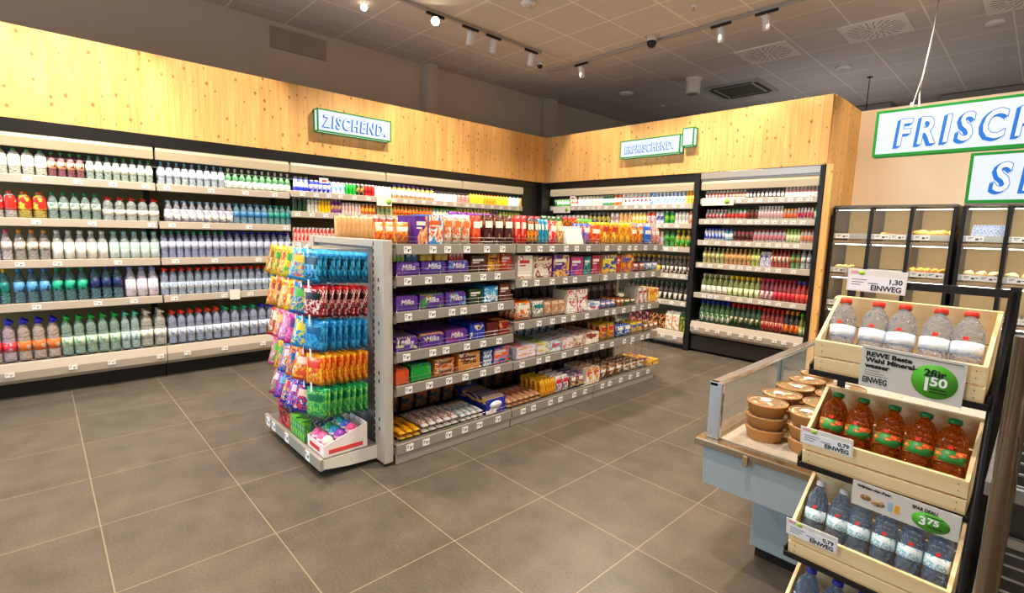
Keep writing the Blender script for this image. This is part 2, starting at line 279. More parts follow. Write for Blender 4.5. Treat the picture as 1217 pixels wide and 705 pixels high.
  (2.245, 2.44, 1, 'bars', 0.13, 0.33, 7, 1, ('#232a98', '#e8e4f0', '#e8c060'), '', 'dark blue biscuit case with oval'),
  (2.459, 2.823, 6, 'bar', 0.03, 0.3, 1, 2, ('#d8a070', '#b03020', '#f0e8dc'), '', 'beige and red bar pack'),
  (2.83, 3.01, 6, 'pouch', 0.14, 0.05, 5, 1, ('#f2bc10', '#e09810', '#c8342c'), '', 'yellow cocoa drink bag'),
  (3.02, 3.19, 2, 'pouch', 0.14, 0.06, 4, 1, ('#f0e8e8', '#d82028', '#58a8d8'), '', 'white and red candy bag'),
  (3.202, 3.383, 2, 'pouch', 0.12, 0.06, 4, 1, ('#6a4a90', '#e8d040', '#d83858'), '', 'multicoloured candy bag'),
  (3.394, 3.586, 2, 'box', 0.14, 0.05, 5, 1, ('#efe8dc', '#e0a028', '#d8482c'), '', 'white carton with yellow base'),
  (3.612, 3.982, 3, 'pouch', 0.11, 0.08, 4, 1, ('#a86a38', '#3a2018', '#e8dcc8'), '', 'brown and cream cookie bag'),
  (3.997, 4.365, 3, 'pouch', 0.08, 0.08, 4, 1, ('#ece4d8', '#8a5028', '#f0ead8'), '', 'white cookie bag'),
  (4.382, 4.591, 1, 'flat', 0.05, 0.35, 1, 1, ('#f0b828', '#6a2a58', '#e8a020'), '', 'yellow biscuit tray'),
 ]),
]
FAR_TOP = [
  (1.513, 1.779, 8, 'pouch', 0.17, ('#dca86a', '#e8bc84', '#c89858'), 'tan paper snack pouch'),
  (1.779, 1.959, 3, 'pouch', 0.17, ('#8a1c14', '#d0602a', '#5a120c'), 'dark red foil pouch'),
  (1.959, 2.212, 3, 'pouch', 0.17, ('#e87818', '#f0b040', '#d04818'), 'bright orange snack pouch'),
  (2.212, 2.456, 3, 'pouch', 0.18, ('#5a2a90', '#e8782a', '#e8dcd0'), 'purple and cream snack pouch'),
  (2.456, 2.931, 5, 'pouch', 0.24, ('#7a20a0', '#a050c8', '#501070'), 'purple foil pouch'),
  (2.931, 3.198, 3, 'pouch', 0.23, ('#1c1614', '#4a2c20', '#302420'), 'black foil pouch'),
  (3.198, 3.558, 4, 'pouch', 0.24, ('#a81818', '#1c1614', '#c83020'), 'red and black foil pouch'),
  (3.558, 3.854, 4, 'pouch', 0.25, ('#1a5028', '#2a7a3a', '#c8a030'), 'dark green crisp pouch'),
  (3.854, 4.12, 3, 'pouch', 0.25, ('#c02018', '#f0b820', '#1a5a28'), 'red and yellow crisp pouch'),
  (4.12, 4.346, 3, 'pouch', 0.24, ('#48a838', '#f0c030', '#c83020'), 'light green crisp pouch'),
  (4.346, 4.435, 2, 'pouch', 0.24, ('#1c1c48', '#343478', '#c83030'), 'navy crisp pouch'),
]

# ------------------------------------------------------------------ materials
def lin(h):
    h = h.lstrip('#')
    v = [int(h[i:i+2], 16)/255 for i in (0, 2, 4)]
    return tuple(((c+.055)/1.055)**2.4 if c > .04045 else c/12.92 for c in v) + (1,)
MATS = {}
def new_mat(name):
    m = bpy.data.materials.new(name); m.use_nodes = True
    nt = m.node_tree; b = nt.nodes['Principled BSDF']
    return m, nt, b
def mat(col, rough=.5, metal=0, trans=0, ior=1.45, emit=0, alpha=1, spec=.5, ecol=None):
    k = (col, rough, metal, trans, ior, emit, alpha, spec, ecol)
    if k in MATS: return MATS[k]
    m, nt, b = new_mat('plain')
    b.inputs['Base Color'].default_value = lin(col)
    b.inputs['Roughness'].default_value = rough
    b.inputs['Metallic'].default_value = metal
    b.inputs['Transmission Weight'].default_value = trans
    b.inputs['IOR'].default_value = ior
    b.inputs['Alpha'].default_value = alpha
    b.inputs['Specular IOR Level'].default_value = spec
    if emit:
        b.inputs['Emission Color'].default_value = lin(ecol or col)
        b.inputs['Emission Strength'].default_value = emit
    # very slight surface variation keeps plain paint from looking flat
    n = nt.nodes.new('ShaderNodeTexNoise'); n.inputs['Scale'].default_value = 35
    r = nt.nodes.new('ShaderNodeMapRange')
    r.inputs['To Min'].default_value = max(0, rough-.06); r.inputs['To Max'].default_value = min(1, rough+.06)
    nt.links.new(n.outputs['Fac'], r.inputs['Value']); nt.links.new(r.outputs['Result'], b.inputs['Roughness'])
    MATS[k] = m
    return m
def art(cols, scale=3.2, rough=.35, seed=0, bias=0):
    """printed wrapper: blobs of several ink colours, fixed to the pack"""
    k = ('art', cols, scale, rough, seed, bias)
    if k in MATS: return MATS[k]
    m, nt, b = new_mat('printed_pack')
    tc = nt.nodes.new('ShaderNodeTexCoord')
    mp = nt.nodes.new('ShaderNodeMapping'); mp.inputs['Location'].default_value = (seed*3.7+len(cols[0]), seed*1.3, sum(map(ord, cols[0]+cols[1]))*.37)
    nt.links.new(tc.outputs['Generated'], mp.inputs['Vector'])
    n = nt.nodes.new('ShaderNodeTexNoise'); n.inputs['Scale'].default_value = scale; n.inputs['Detail'].default_value = 2.5; n.inputs['Roughness'].default_value = .5
    nt.links.new(mp.outputs['Vector'], n.inputs['Vector'])
    r = nt.nodes.new('ShaderNodeValToRGB'); r.color_ramp.interpolation = 'CONSTANT'
    e = r.color_ramp.elements
    cs = [cols[0], cols[1], cols[0], cols[2], cols[1]]
    ps = [0, .42, .5, .58, .66]
    if bias: cs = [cols[0], cols[0], cols[1], cols[2], cols[1]]; ps = [0, .2, .5+bias, .56+bias, .61+bias]
    e[0].position = 0; e[0].color = lin(cs[0]); e[1].position = ps[1]; e[1].color = lin(cs[1])
    for p, c in zip(ps[2:], cs[2:]):
        q = e.new(p); q.color = lin(c)
    nt.links.new(n.outputs['Fac'], r.inputs['Fac']); nt.links.new(r.outputs['Color'], b.inputs['Base Color'])
    b.inputs['Roughness'].default_value = rough
    MATS[k] = m
    return m
def wood_mat(name, c1, c2, c3, plank, axis='xy', knots=True, rough=.55):
    m, nt, b = new_mat(name); N = nt.nodes.new; L = nt.links.new
    tc = N('ShaderNodeTexCoord'); sp = N('ShaderNodeSeparateXYZ'); L(tc.outputs['Object'], sp.inputs[0])
    ad = N('ShaderNodeMath'); ad.operation = 'ADD'; L(sp.outputs['X'], ad.inputs[0]); L(sp.outputs['Y'], ad.inputs[1])
    u, v = (ad.outputs[0], sp.outputs['Z']) if axis == 'xy' else (sp.outputs['Z'], ad.outputs[0])
    dv = N('ShaderNodeMath'); dv.operation = 'DIVIDE'; L(u, dv.inputs[0]); dv.inputs[1].default_value = plank
    fl = N('ShaderNodeMath'); fl.operation = 'FLOOR'; L(dv.outputs[0], fl.inputs[0])
    wn = N('ShaderNodeTexWhiteNoise'); wn.noise_dimensions = '1D'; L(fl.outputs[0], wn.inputs['W'])
    cb = N('ShaderNodeCombineXYZ'); L(u, cb.inputs['X']); L(v, cb.inputs['Y']); L(wn.outputs['Value'], cb.inputs['Z'])
    mp = N('ShaderNodeMapping'); mp.inputs['Scale'].default_value = (55, 2.2, 9); L(cb.outputs[0], mp.inputs['Vector'])
    n = N('ShaderNodeTexNoise'); n.inputs['Scale'].default_value = 1; n.inputs['Detail'].default_value = 4; n.inputs['Distortion'].default_value = .4; L(mp.outputs[0], n.inputs['Vector'])
    r = N('ShaderNodeValToRGB'); e = r.color_ramp.elements
    e[0].position = .25; e[0].color = lin(c1); e[1].position = .75; e[1].color = lin(c2); L(n.outputs['Fac'], r.inputs['Fac'])
    hv = N('ShaderNodeMapRange'); L(wn.outputs['Value'], hv.inputs['Value']); hv.inputs['To Min'].default_value = .88; hv.inputs['To Max'].default_value = 1.08
    mu = N('ShaderNodeVectorMath'); mu.operation = 'SCALE'; L(r.outputs['Color'], mu.inputs[0]); L(hv.outputs['Result'], mu.inputs['Scale'])
    out = mu.outputs[0]
    if knots:
        mk = N('ShaderNodeMapping'); mk.inputs['Scale'].default_value = (12, 8.5, 3); L(cb.outputs[0], mk.inputs['Vector'])
        vo = N('ShaderNodeTexVoronoi'); vo.inputs['Scale'].default_value = 1; vo.voronoi_dimensions = '2D'; L(mk.outputs[0], vo.inputs['Vector'])
        # knot size differs from cell to cell
        sc = N('ShaderNodeSeparateXYZ'); L(vo.outputs['Color'], sc.inputs[0])
        sz = N('ShaderNodeMapRange'); L(sc.outputs['X'], sz.inputs['Value']); sz.inputs['From Min'].default_value = .35; sz.inputs['To Min'].default_value = 0; sz.inputs['To Max'].default_value = .17
        sb = N('ShaderNodeMath'); sb.operation = 'SUBTRACT'; L(sz.outputs['Result'], sb.inputs[0]); L(vo.outputs['Distance'], sb.inputs[1])
        kk = N('ShaderNodeMapRange'); L(sb.outputs[0], kk.inputs['Value']); kk.inputs['From Min'].default_value = -.02; kk.inputs['From Max'].default_value = .06; kk.inputs['To Max'].default_value = .75
        mx = N('ShaderNodeMix'); mx.data_type = 'RGBA'; L(kk.outputs['Result'], mx.inputs['Factor']); L(out, mx.inputs['A']); mx.inputs['B'].default_value = lin(c3)
        out = mx.outputs['Result']
    # dark hairline at the joint
    fr = N('ShaderNodeMath'); fr.operation = 'FRACT'; L(dv.outputs[0], fr.inputs[0])
    lt = N('ShaderNodeMath'); lt.operation = 'LESS_THAN'; L(fr.outputs[0], lt.inputs[0]); lt.inputs[1].default_value = .03
    ml = N('ShaderNodeMath'); ml.operation = 'MULTIPLY'; L(lt.outputs[0], ml.inputs[0]); ml.inputs[1].default_value = .35
    m2 = N('ShaderNodeMix'); m2.data_type = 'RGBA'; L(ml.outputs[0], m2.inputs['Factor']); L(out, m2.inputs['A']); m2.inputs['B'].default_value = lin(c3)
    L(m2.outputs['Result'], b.inputs['Base Color'])
    b.inputs['Roughness'].default_value = rough
    return m
def grid_mat(name, c1, c2, cline, size, ox, oy, lw, rough, nscale=6, speck=90):
    m, nt, b = new_mat(name); N = nt.nodes.new; L = nt.links.new
    tc = N('ShaderNodeTexCoord'); sp = N('ShaderNodeSeparateXYZ'); L(tc.outputs['Object'], sp.inputs[0])
    masks = []; cells = []
    for ax, o in (('X', ox), ('Y', oy)):
        s = N('ShaderNodeMath'); s.operation = 'SUBTRACT'; L(sp.outputs[ax], s.inputs[0]); s.inputs[1].default_value = o - lw/2
        d = N('ShaderNodeMath'); d.operation = 'DIVIDE'; L(s.outputs[0], d.inputs[0]); d.inputs[1].default_value = size
        fr = N('ShaderNodeMath'); fr.operation = 'FRACT'; L(d.outputs[0], fr.inputs[0])
        f2 = N('ShaderNodeMath'); f2.operation = 'FLOOR'; L(d.outputs[0], f2.inputs[0]); cells.append(f2)
        lt = N('ShaderNodeMath'); lt.operation = 'LESS_THAN'; L(fr.outputs[0], lt.inputs[0]); lt.inputs[1].default_value = lw/size; masks.append(lt)
    mxm = N('ShaderNodeMath'); mxm.operation = 'MAXIMUM'; L(masks[0].outputs[0], mxm.inputs[0]); L(masks[1].outputs[0], mxm.inputs[1])
    cb = N('ShaderNodeCombineXYZ'); L(cells[0].outputs[0], cb.inputs[0]); L(cells[1].outputs[0], cb.inputs[1])
    wn = N('ShaderNodeTexWhiteNoise'); wn.noise_dimensions = '3D'; L(cb.outputs[0], wn.inputs['Vector'])
    n = N('ShaderNodeTexNoise'); n.inputs['Scale'].default_value = nscale; n.inputs['Detail'].default_value = 6; L(tc.outputs['Object'], n.inputs['Vector'])
    n2 = N('ShaderNodeTexNoise'); n2.inputs['Scale'].default_value = speck; n2.inputs['Detail'].default_value = 3; L(tc.outputs['Object'], n2.inputs['Vector'])
    av = N('ShaderNodeMath'); av.operation = 'ADD'; L(n.outputs['Fac'], av.inputs[0]); L(n2.outputs['Fac'], av.inputs[1])
    a2 = N('ShaderNodeMath'); a2.operation = 'MULTIPLY_ADD'; L(wn.outputs['Value'], a2.inputs[0]); a2.inputs[1].default_value = .18; L(av.outputs[0], a2.inputs[2])
    rg = N('ShaderNodeMapRange'); L(a2.outputs[0], rg.inputs['Value']); rg.inputs['From Min'].default_value = .75; rg.inputs['From Max'].default_value = 1.45
    mx = N('ShaderNodeMix'); mx.data_type = 'RGBA'; L(rg.outputs['Result'], mx.inputs['Factor']); mx.inputs['A'].default_value = lin(c1); mx.inputs['B'].default_value = lin(c2)
    m2 = N('ShaderNodeMix'); m2.data_type = 'RGBA'; L(mxm.outputs[0], m2.inputs['Factor']); L(mx.outputs['Result'], m2.inputs['A']); m2.inputs['B'].default_value = lin(cline)
    L(m2.outputs['Result'], b.inputs['Base Color'])
    b.inputs['Roughness'].default_value = rough
    return m
def plaster(name, c1, c2, rough=.9):
    m, nt, b = new_mat(name); N = nt.nodes.new; L = nt.links.new
    tc = N('ShaderNodeTexCoord'); n = N('ShaderNodeTexNoise'); n.inputs['Scale'].default_value = 2.5; n.inputs['Detail'].default_value = 8
    L(tc.outputs['Object'], n.inputs['Vector'])
    mx = N('ShaderNodeMix'); mx.data_type = 'RGBA'; L(n.outputs['Fac'], mx.inputs['Factor']); mx.inputs['A'].default_value = lin(c1); mx.inputs['B'].default_value = lin(c2)
    L(mx.outputs['Result'], b.inputs['Base Color']); b.inputs['Roughness'].default_value = rough
    return m

PINE = wood_mat('pine_boards', '#e0a14e', '#f2c27c', '#84461a', .095)
CRATEW = wood_mat('crate_pine', '#e6c48a', '#f0d8a8', '#b88a50', .4, axis='z', knots=False)
FLOORM = grid_mat('floor_tiles', '#4a4339', '#655c50', '#8a7d66', .6, -2.345, 1.3255, .005, .38)
CEILM = grid_mat('ceiling_tiles', '#c4b8ad', '#cec2b7', '#ece0d0', .6, -4.08, 4.02, .014, .9, 3, 160)
GREYWALL = plaster('grey_plaster', '#b9ab99', '#c2b5a4')
CREAM = plaster('cream_plaster', '#f0d9b8', '#f4dfc2')
BLACK = mat('#12100f', .4)
DARK = mat('#241f1c', .5)
INNER = mat('#8a784f', .6)
RAIL = mat('#bdb1a2', .35)
INK2 = mat('#8c8a88', .6)
STEELW = mat('#b4afa6', .35, metal=.3)
GREY = mat('#b3afa6', .45)
CHROME = mat('#c9c9c8', .2, metal=.9)
WIRE = mat('#b5b2aa', .3, metal=.8)
WHITE = mat('#f2f0ee', .5)
INK = mat('#45454c', .6)
TUBE = mat('#a39375', .4, emit=.3, ecol='#f0dcb8')

# ------------------------------------------------------------------ mesh helpers
def link(o): COL.objects.link(o); return o
def obj(name, bm, mats, parent=None, smooth=False, M=None):
    if M is not None: bm.transform(M)
    me = bpy.data.meshes.new(name); bm.normal_update(); bm.to_mesh(me); bm.free()
    for m in (mats if isinstance(mats, (list, tuple)) else [mats]): me.materials.append(m)
    if smooth:
        for p in me.polygons: p.use_smooth = True
    o = bpy.data.objects.new(name, me); link(o)
    if parent: o.parent = parent
    return o
def tag(o, label, cat, group=None):
    o['label'] = label; o['category'] = cat
    if group: o['group'] = group
    return o
def thing(name, label, cat, loc=(0, 0, 0), rz=0, group=None):
    o = bpy.data.objects.new(name, None); o.empty_display_size = .05; link(o)
    o.location = loc; o.rotation_euler = (0, 0, rz)
    return tag(o, label, cat, group)
def struct(o): o['kind'] = 'structure'; return o
def box(bm, x0, x1, y0, y1, z0, z1, mi=0):
    v = [bm.verts.new(p) for p in ((x0,y0,z0),(x1,y0,z0),(x1,y1,z0),(x0,y1,z0),(x0,y0,z1),(x1,y0,z1),(x1,y1,z1),(x0,y1,z1))]
    fs = []
    for f in ((3,2,1,0),(4,5,6,7),(0,1,5,4),(1,2,6,5),(2,3,7,6),(3,0,4,7)):
        q = bm.faces.new([v[i] for i in f]); q.material_index = mi; fs.append(q)
    return v, fs
def bbox(x0, x1, y0, y1, z0, z1, bev=0):
    bm = bmesh.new(); box(bm, x0, x1, y0, y1, z0, z1)
    if bev: bmesh.ops.bevel(bm, geom=bm.edges[:], offset=bev, segments=2, affect='EDGES', profile=.5)
    return bm
def prism(bm, pts, axis, a, b, mi=0):
    """extrude a 2D outline (list of (u,v)) along axis from a to b"""
    def P(u, v, w): return {'x': (w, u, v), 'y': (u, w, v), 'z': (u, v, w)}[axis]
    A = [bm.verts.new(P(u, v, a)) for u, v in pts]; B = [bm.verts.new(P(u, v, b)) for u, v in pts]
    fs = [bm.faces.new(A), bm.faces.new(B[::-1])]
    n = len(pts)
    for i in range(n): fs.append(bm.faces.new((A[i], B[i], B[(i+1) % n], A[(i+1) % n])))
    for f in fs: f.material_index = mi
    bmesh.ops.recalc_face_normals(bm, faces=fs)
def lathe(bm, prof, seg=14, mi=0, c=(0, 0, 0), M=None, wob=0):
    rings = []; allv = []
    for k, (r, z) in enumerate(prof):
        if r <= 1e-6: rg = [bm.verts.new((c[0], c[1], c[2]+z))]
        else: rg = [bm.verts.new((c[0]+r*(1+wob*math.cos(6*PI*2*i/seg+k))*math.cos(2*PI*i/seg), c[1]+r*(1+wob*math.cos(6*PI*2*i/seg+k))*math.sin(2*PI*i/seg), c[2]+z)) for i in range(seg)]
        rings.append(rg); allv += rg
    fs = []
    for a, b in zip(rings, rings[1:]):
        if len(a) == 1 and len(b) == 1: continue
        for i in range(seg):
            j = (i+1) % seg
            if len(a) == 1: f = bm.faces.new((a[0], b[j], b[i]))
            elif len(b) == 1: f = bm.faces.new((a[i], a[j], b[0]))
            else: f = bm.faces.new((a[i], a[j], b[j], b[i]))
            f.material_index = mi; f.smooth = True; fs.append(f)
    if M is not None: bmesh.ops.transform(bm, matrix=M, verts=allv)
    return fs
def tube(bm, pts, r, seg=8, mi=0):
    pts = [Vector(p) for p in pts]; rings = []
    for i, p in enumerate(pts):
        d = (pts[min(i+1, len(pts)-1)] - pts[max(i-1, 0)]).normalized()
        a = d.cross(Vector((0, 0, 1))); a = a if a.length > .05 else d.cross(Vector((1, 0, 0))); a.normalize(); b = d.cross(a)
        rings.append([bm.verts.new(p + r*(math.cos(2*PI*k/seg)*a + math.sin(2*PI*k/seg)*b)) for k in range(seg)])
    for A, B in zip(rings, rings[1:]):
        for k in range(seg):
            f = bm.faces.new((A[k], B[k], B[(k+1) % seg], A[(k+1) % seg])); f.material_index = mi; f.smooth = True
    for rg in (rings[0][::-1], rings[-1]):
        f = bm.faces.new(rg); f.material_index = mi
def pillow(bm, w, h, t, crimp=.012, nx=7, nz=9, mi=0, mic=None, z0=0, band=None):
    """sealed bag: face to -Y, width along X, standing on z0"""
    mic = mi if mic is None else mic
    rings = {}
    for s in (-1, 1):
        for j in range(nz+1):
            for i in range(nx+1):
                u = i/nx*2-1; v = j/nz*2-1
                vv = max(-1, min(1, v*h/(h-2*crimp)))
                th = t/2*max(0, (1-abs(u)**2.6))**.6*max(0, (1-abs(vv)**3.2))**.6
                wr = .05*t*math.sin(9*u+5*v+s) if th > .2*t else 0
                uu = u*(1-.035*(1-abs(v)))
                z = z0+(v+1)/2*h
                if j in (0, nz): z += (.0035 if i % 2 else -.0)*(-1 if j == 0 else 1)*-1
                if s == 1 and (i in (0, nx) or j in (0, nz)): rings[s, i, j] = rings[-1, i, j]
                else: rings[s, i, j] = bm.verts.new((uu*w/2, s*(th+wr), z))
    for s in (-1, 1):
        for j in range(nz):
            for i in range(nx):
                q = [rings[s, i, j], rings[s, i+1, j], rings[s, i+1, j+1], rings[s, i, j+1]]
                if s == 1: q.reverse()
                f = bm.faces.new(q); f.smooth = True
                f.material_index = mic if j in (0, nz-1) else (band if band is not None and s == -1 and j in (5, 6) and 1 <= i <= nx-2 else mi)
FONTC = {}
def text(name, s, size, m, parent, M, ext=.001, off=0, xs=1, shear=0, align='CENTER', spacing=1):
    cu = bpy.data.curves.new(name, 'FONT'); cu.body = s; cu.size = size; cu.extrude = ext; cu.offset = off
    cu.shear = shear; cu.align_x = align; cu.space_character = spacing; cu.resolution_u = 3
    o = bpy.data.objects.new(name, cu); COL.objects.link(o)
    dg = bpy.context.evaluated_depsgraph_get(); dg.update()
    me = bpy.data.meshes.new_from_object(o.evaluated_get(dg))
    bpy.data.objects.remove(o); bpy.data.curves.remove(cu)
    me.transform(M @ Matrix.Diagonal((xs, 1, 1, 1)))
    me.materials.clear(); me.materials.append(m)
    t = bpy.data.objects.new(name, me); COL.objects.link(t)
    if parent: t.parent = parent
    return t
# text lying in XY facing +Z -> facing +X (reads along +Y), or facing -Y (reads along +X)
FACE_X = Matrix(((0, 0, 1, 0), (1, 0, 0, 0), (0, 1, 0, 0), (0, 0, 0, 1)))
FACE_Y = Matrix(((1, 0, 0, 0), (0, 0, -1, 0), (0, 1, 0, 0), (0, 0, 0, 1)))
T = Matrix.Translation
def copy_tree(o, parent=None):
    c = o.copy(); COL.objects.link(c)
    if parent: c.parent = parent
    for ch in o.children: copy_tree(ch, c)
    return c
ORD = ['first','second','third','fourth','fifth','sixth','seventh','eighth','ninth','tenth','eleventh','twelfth','thirteenth','fourteenth','fifteenth','sixteenth','seventeenth','eighteenth','nineteenth','twentieth']

# ------------------------------------------------------------------ bottles, cans, cartons
PROF = {
 'pet':    ([(0,0),(.8,0),(.97,.02),(1,.06),(.9,.12),(1,.18),(.88,.25),(1,.34),(1,.6),(.9,.7),(.66,.8),(.38,.88),(.36,.92)], (.34,.62), (.42,.9,1.0)),
 'spout':  ([(0,0),(.8,0),(.97,.02),(1,.06),(.94,.16),(1,.24),(1,.5),(.88,.6),(.97,.66),(.86,.76),(.55,.84),(.36,.9)], (.24,.48), (.42,.88,.93)),
 'sleeve': ([(0,0),(.85,0),(1,.03),(.95,.3),(1,.36),(1,.62),(.96,.74),(.8,.84),(.5,.91),(.48,.93)], (.3,.84), (.5,.92,1.0)),
 'square': ([(0,0),(.9,0),(1,.02),(1,.56),(.92,.66),(.62,.78),(.5,.84),(.46,.9)], (.06,.6), (.5,.89,1.0)),
 'wine':   ([(0,0),(.9,0),(1,.02),(1,.5),(.94,.6),(.55,.72),(.4,.8),(.38,.94)], (.08,.42), (.46,.84,1.0)),
 'smooth': ([(0,0),(.85,0),(.95,.03),(1,.12),(1,.62),(.92,.74),(.7,.84),(.68,.86)], (.18,.6), (.72,.85,1.0)),
 'water':  ([(0,0),(.7,0),(.95,.02),(1,.06),(.88,.12),(1,.18),(.88,.24),(1,.3),(.9,.36),(.93,.38),(.93,.56),(1,.6),(.99,.68),(.86,.78),(.6,.86),(.38,.9),(.36,.93)], (.39,.56), (.46,.925,1.0)),
}
def glass(c, trans, ior, rough, bump, scale):
    k = ('glass', c, trans, ior, rough, bump, scale)
    if k in MATS: return MATS[k]
    m, nt, b = new_mat('clear_plastic')
    b.inputs['Base Color'].default_value = lin(c); b.inputs['Roughness'].default_value = rough
    b.inputs['Transmission Weight'].default_value = trans; b.inputs['IOR'].default_value = ior; b.inputs['Specular IOR Level'].default_value = .7
    tc = nt.nodes.new('ShaderNodeTexCoord'); v = nt.nodes.new('ShaderNodeTexVoronoi'); v.inputs['Scale'].default_value = scale
    nt.links.new(tc.outputs['Object'], v.inputs['Vector'])
    bp = nt.nodes.new('ShaderNodeBump'); bp.inputs['Strength'].default_value = bump; bp.inputs['Distance'].default_value = .01
    nt.links.new(v.outputs['Distance'], bp.inputs['Height']); nt.links.new(bp.outputs['Normal'], b.inputs['Normal'])
    MATS[k] = m
    return m
def body_mat(c):
    h = ''.join('%02x' % int(int(c[i:i+2], 16)*.66+255*.34) for i in (1, 3, 5))
    return glass('#'+h, .5, 1.33, .1, .6, 60)
def label_mat(lc, c2): return art((lc, c2, c2), 1.6, .45, bias=.05)
def bottle_bms(shape, h, r, wob=0, seg=14):
    prof, (l0, l1), (cr, c0, c1) = PROF[shape]
    B = bmesh.new(); P = [(a*r, z*h) for a, z in prof]; P.append((0, P[-1][1])); lathe(B, P, seg, wob=wob)
    Lb = bmesh.new()
    def rad(t):
        for (a, z), (a2, z2) in zip(prof, prof[1:]):
            if z <= t <= z2 and z2 > z: return a+(a2-a)*(t-z)/(z2-z)
        return prof[-1][0]
    k = 5 if shape == 'sleeve' else 2
    zs = [l0+(l1-l0)*i/k for i in range(k+1)]
    mx = [(max(rad(z), rad(z) if k > 2 else .985)*r+.0007, z*h) for z in zs]
    lathe(Lb, [(mx[0][0]-.0006, mx[0][1])]+mx+[(mx[-1][0]-.0006, mx[-1][1])], seg)
    Cp = bmesh.new()
    lathe(Cp, [(cr*r*.9, c0*h), (cr*r, (c0+.004)*h), (cr*r, (c1-.012)*h), (cr*r*.85, c1*h), (0, c1*h)], 10)
    if shape == 'spout':     # tilted flip-top sports cap
        M = T((0, 0, .935*h)) @ Matrix.Rotation(.5, 4, 'Y')
        lathe(Cp, [(0, -.01*h), (r*.42, 0), (r*.46, .035*h), (r*.3, .05*h), (0, .05*h)], 10, M=M)
        b2 = bmesh.ops.create_cube(Cp, size=1, matrix=M @ T((r*.1, 0, .055*h)) @ Matrix.Diagonal((r*1.25, r*.55, .022*h, 1)))
    return B, Lb, Cp
def make_bottle(shape, h, r, body, label, cap, parts, name='water_bottle'):
    bm_, lb, cp = bottle_bms(shape, h, r)
    mb, ml, mc = body_mat(body), label_mat(label, body), mat(cap, .4)
    if parts:
        o = obj(name, bm_, mb, smooth=True)
        obj('label_band', lb, ml, o, True); obj('bottle_cap', cp, mc, o, True)
        return o
    full = bmesh.new()
    for i, b in enumerate((bm_, lb, cp)):
        me = bpy.data.meshes.new('t'); 
        for f in b.faces: f.material_index = i
        b.to_mesh(me); b.free(); full.from_mesh(me); bpy.data.meshes.remove(me)
    return obj(name, full, [mb, ml, mc], smooth=True)
def make_can(h, r, c1, c2):
    bm = bmesh.new()
    lathe(bm, [(0, 0), (r*.8, 0), (r, h*.06)], 14, 1)
    lathe(bm, [(r, h*.06), (r, h*.9)], 14, 0)
    lathe(bm, [(r, h*.9), (r*.84, h*.97), (r*.86, h*1.0), (r*.78, h*.985), (0, h*.985)], 14, 1)
    fs = lathe(bm, [(r, h*.3), (r*1.012, h*.31), (r*1.012, h*.62), (r, h*.63)], 14, 2)
    return obj('drink_can', bm, [art((c1, c1, c2), 2, .3), mat('#c9c8c4', .25, metal=.7), art((c2, c1, c2), 3.5, .3)])
def make_carton(h, w, d, c1, c2):
    bm = bmesh.new(); box(bm, -w/2, w/2, -d/2, d/2, 0, h*.82, 0)
    prism(bm, [(-d/2, h*.82), (d/2, h*.82), (.006, h*.95), (.004, h), (-.004, h), (-.006, h*.95)], 'x', -w/2, w/2, 1)
    return obj('drink_carton', bm, [art((c1, c2, c1), 2.6), mat(c1, .4)])
def nm(shape, h, desc):
    if shape == 'can': return 'drink_can', 'can'
    if shape == 'carton': return 'drink_carton', 'carton'
    if 'wine' in desc or 'beer' in desc: return 'glass_bottle', 'bottle'
    if 'cup' in desc: return 'drink_cup', 'cup'
    if 'water' in desc: return 'water_bottle', 'bottle'
    return 'drink_bottle', 'bottle'
def short(l):
    if len(l.replace('-', ' ').split()) > 16: l = l.replace('behind the ', 'behind ').replace(' from left', ' bottle' if 'behind' in l else ' from left').replace('of left', 'left').replace(' bottle with ', ' bottle, ')
    return l
def stock(rows, axis, front, rows2):
    for z, place, blocks in rows:
        for (a, b, n, shape, h, c1, c2, c3, desc) in blocks:
            p = (b-a)/n; r = min(p*.475, .052)
            if shape in ('square', 'spout') and h > .18: r = min(p*.475, .048)
            r = min(r, {'can': .034, 'smooth': .034}.get(shape, .052))
            name, cat = nm(shape, h, desc)
            detail = axis == 'x' and b < 2.05
            if shape == 'can': o = make_can(h, r, c1, c2)
            elif shape == 'carton':
                w = p*.92; o = make_carton(h, (w if axis == 'y' else min(.09, w)), (min(.09, w) if axis == 'y' else w), c1, c2)
            else: o = make_bottle(shape, h, r, c1, c2, c3, detail, name)
            o.name = name; first = True
            depth = r if shape != 'carton' else .045
            nrow = rows2(z, shape, b)
            for k in range(n):
                for row in range(nrow):
                    q = o if first else copy_tree(o); first = False
                    t = a+(k+.5)*p; dd = depth+.012+row*(2*depth+.006)
                    q.location = (front-dd, t, z+.002) if axis == 'x' else (t, front+dd, z+.002)
                    q.rotation_euler = (0, 0, random.uniform(-.25, .25) if shape not in ('carton', 'spout', 'can') else (.9 if axis == 'x' and shape == 'spout' else 0))
                    pos = ('%s from left' % ORD[k]) if row == 0 else 'behind the %s from left' % ORD[k]
                    if n == 1: pos = 'single' if row == 0 else 'behind the front one'
                    tag(q, short('%s, %s, %s' % (desc, pos, place)), cat, '%s row on %s' % (desc, place))

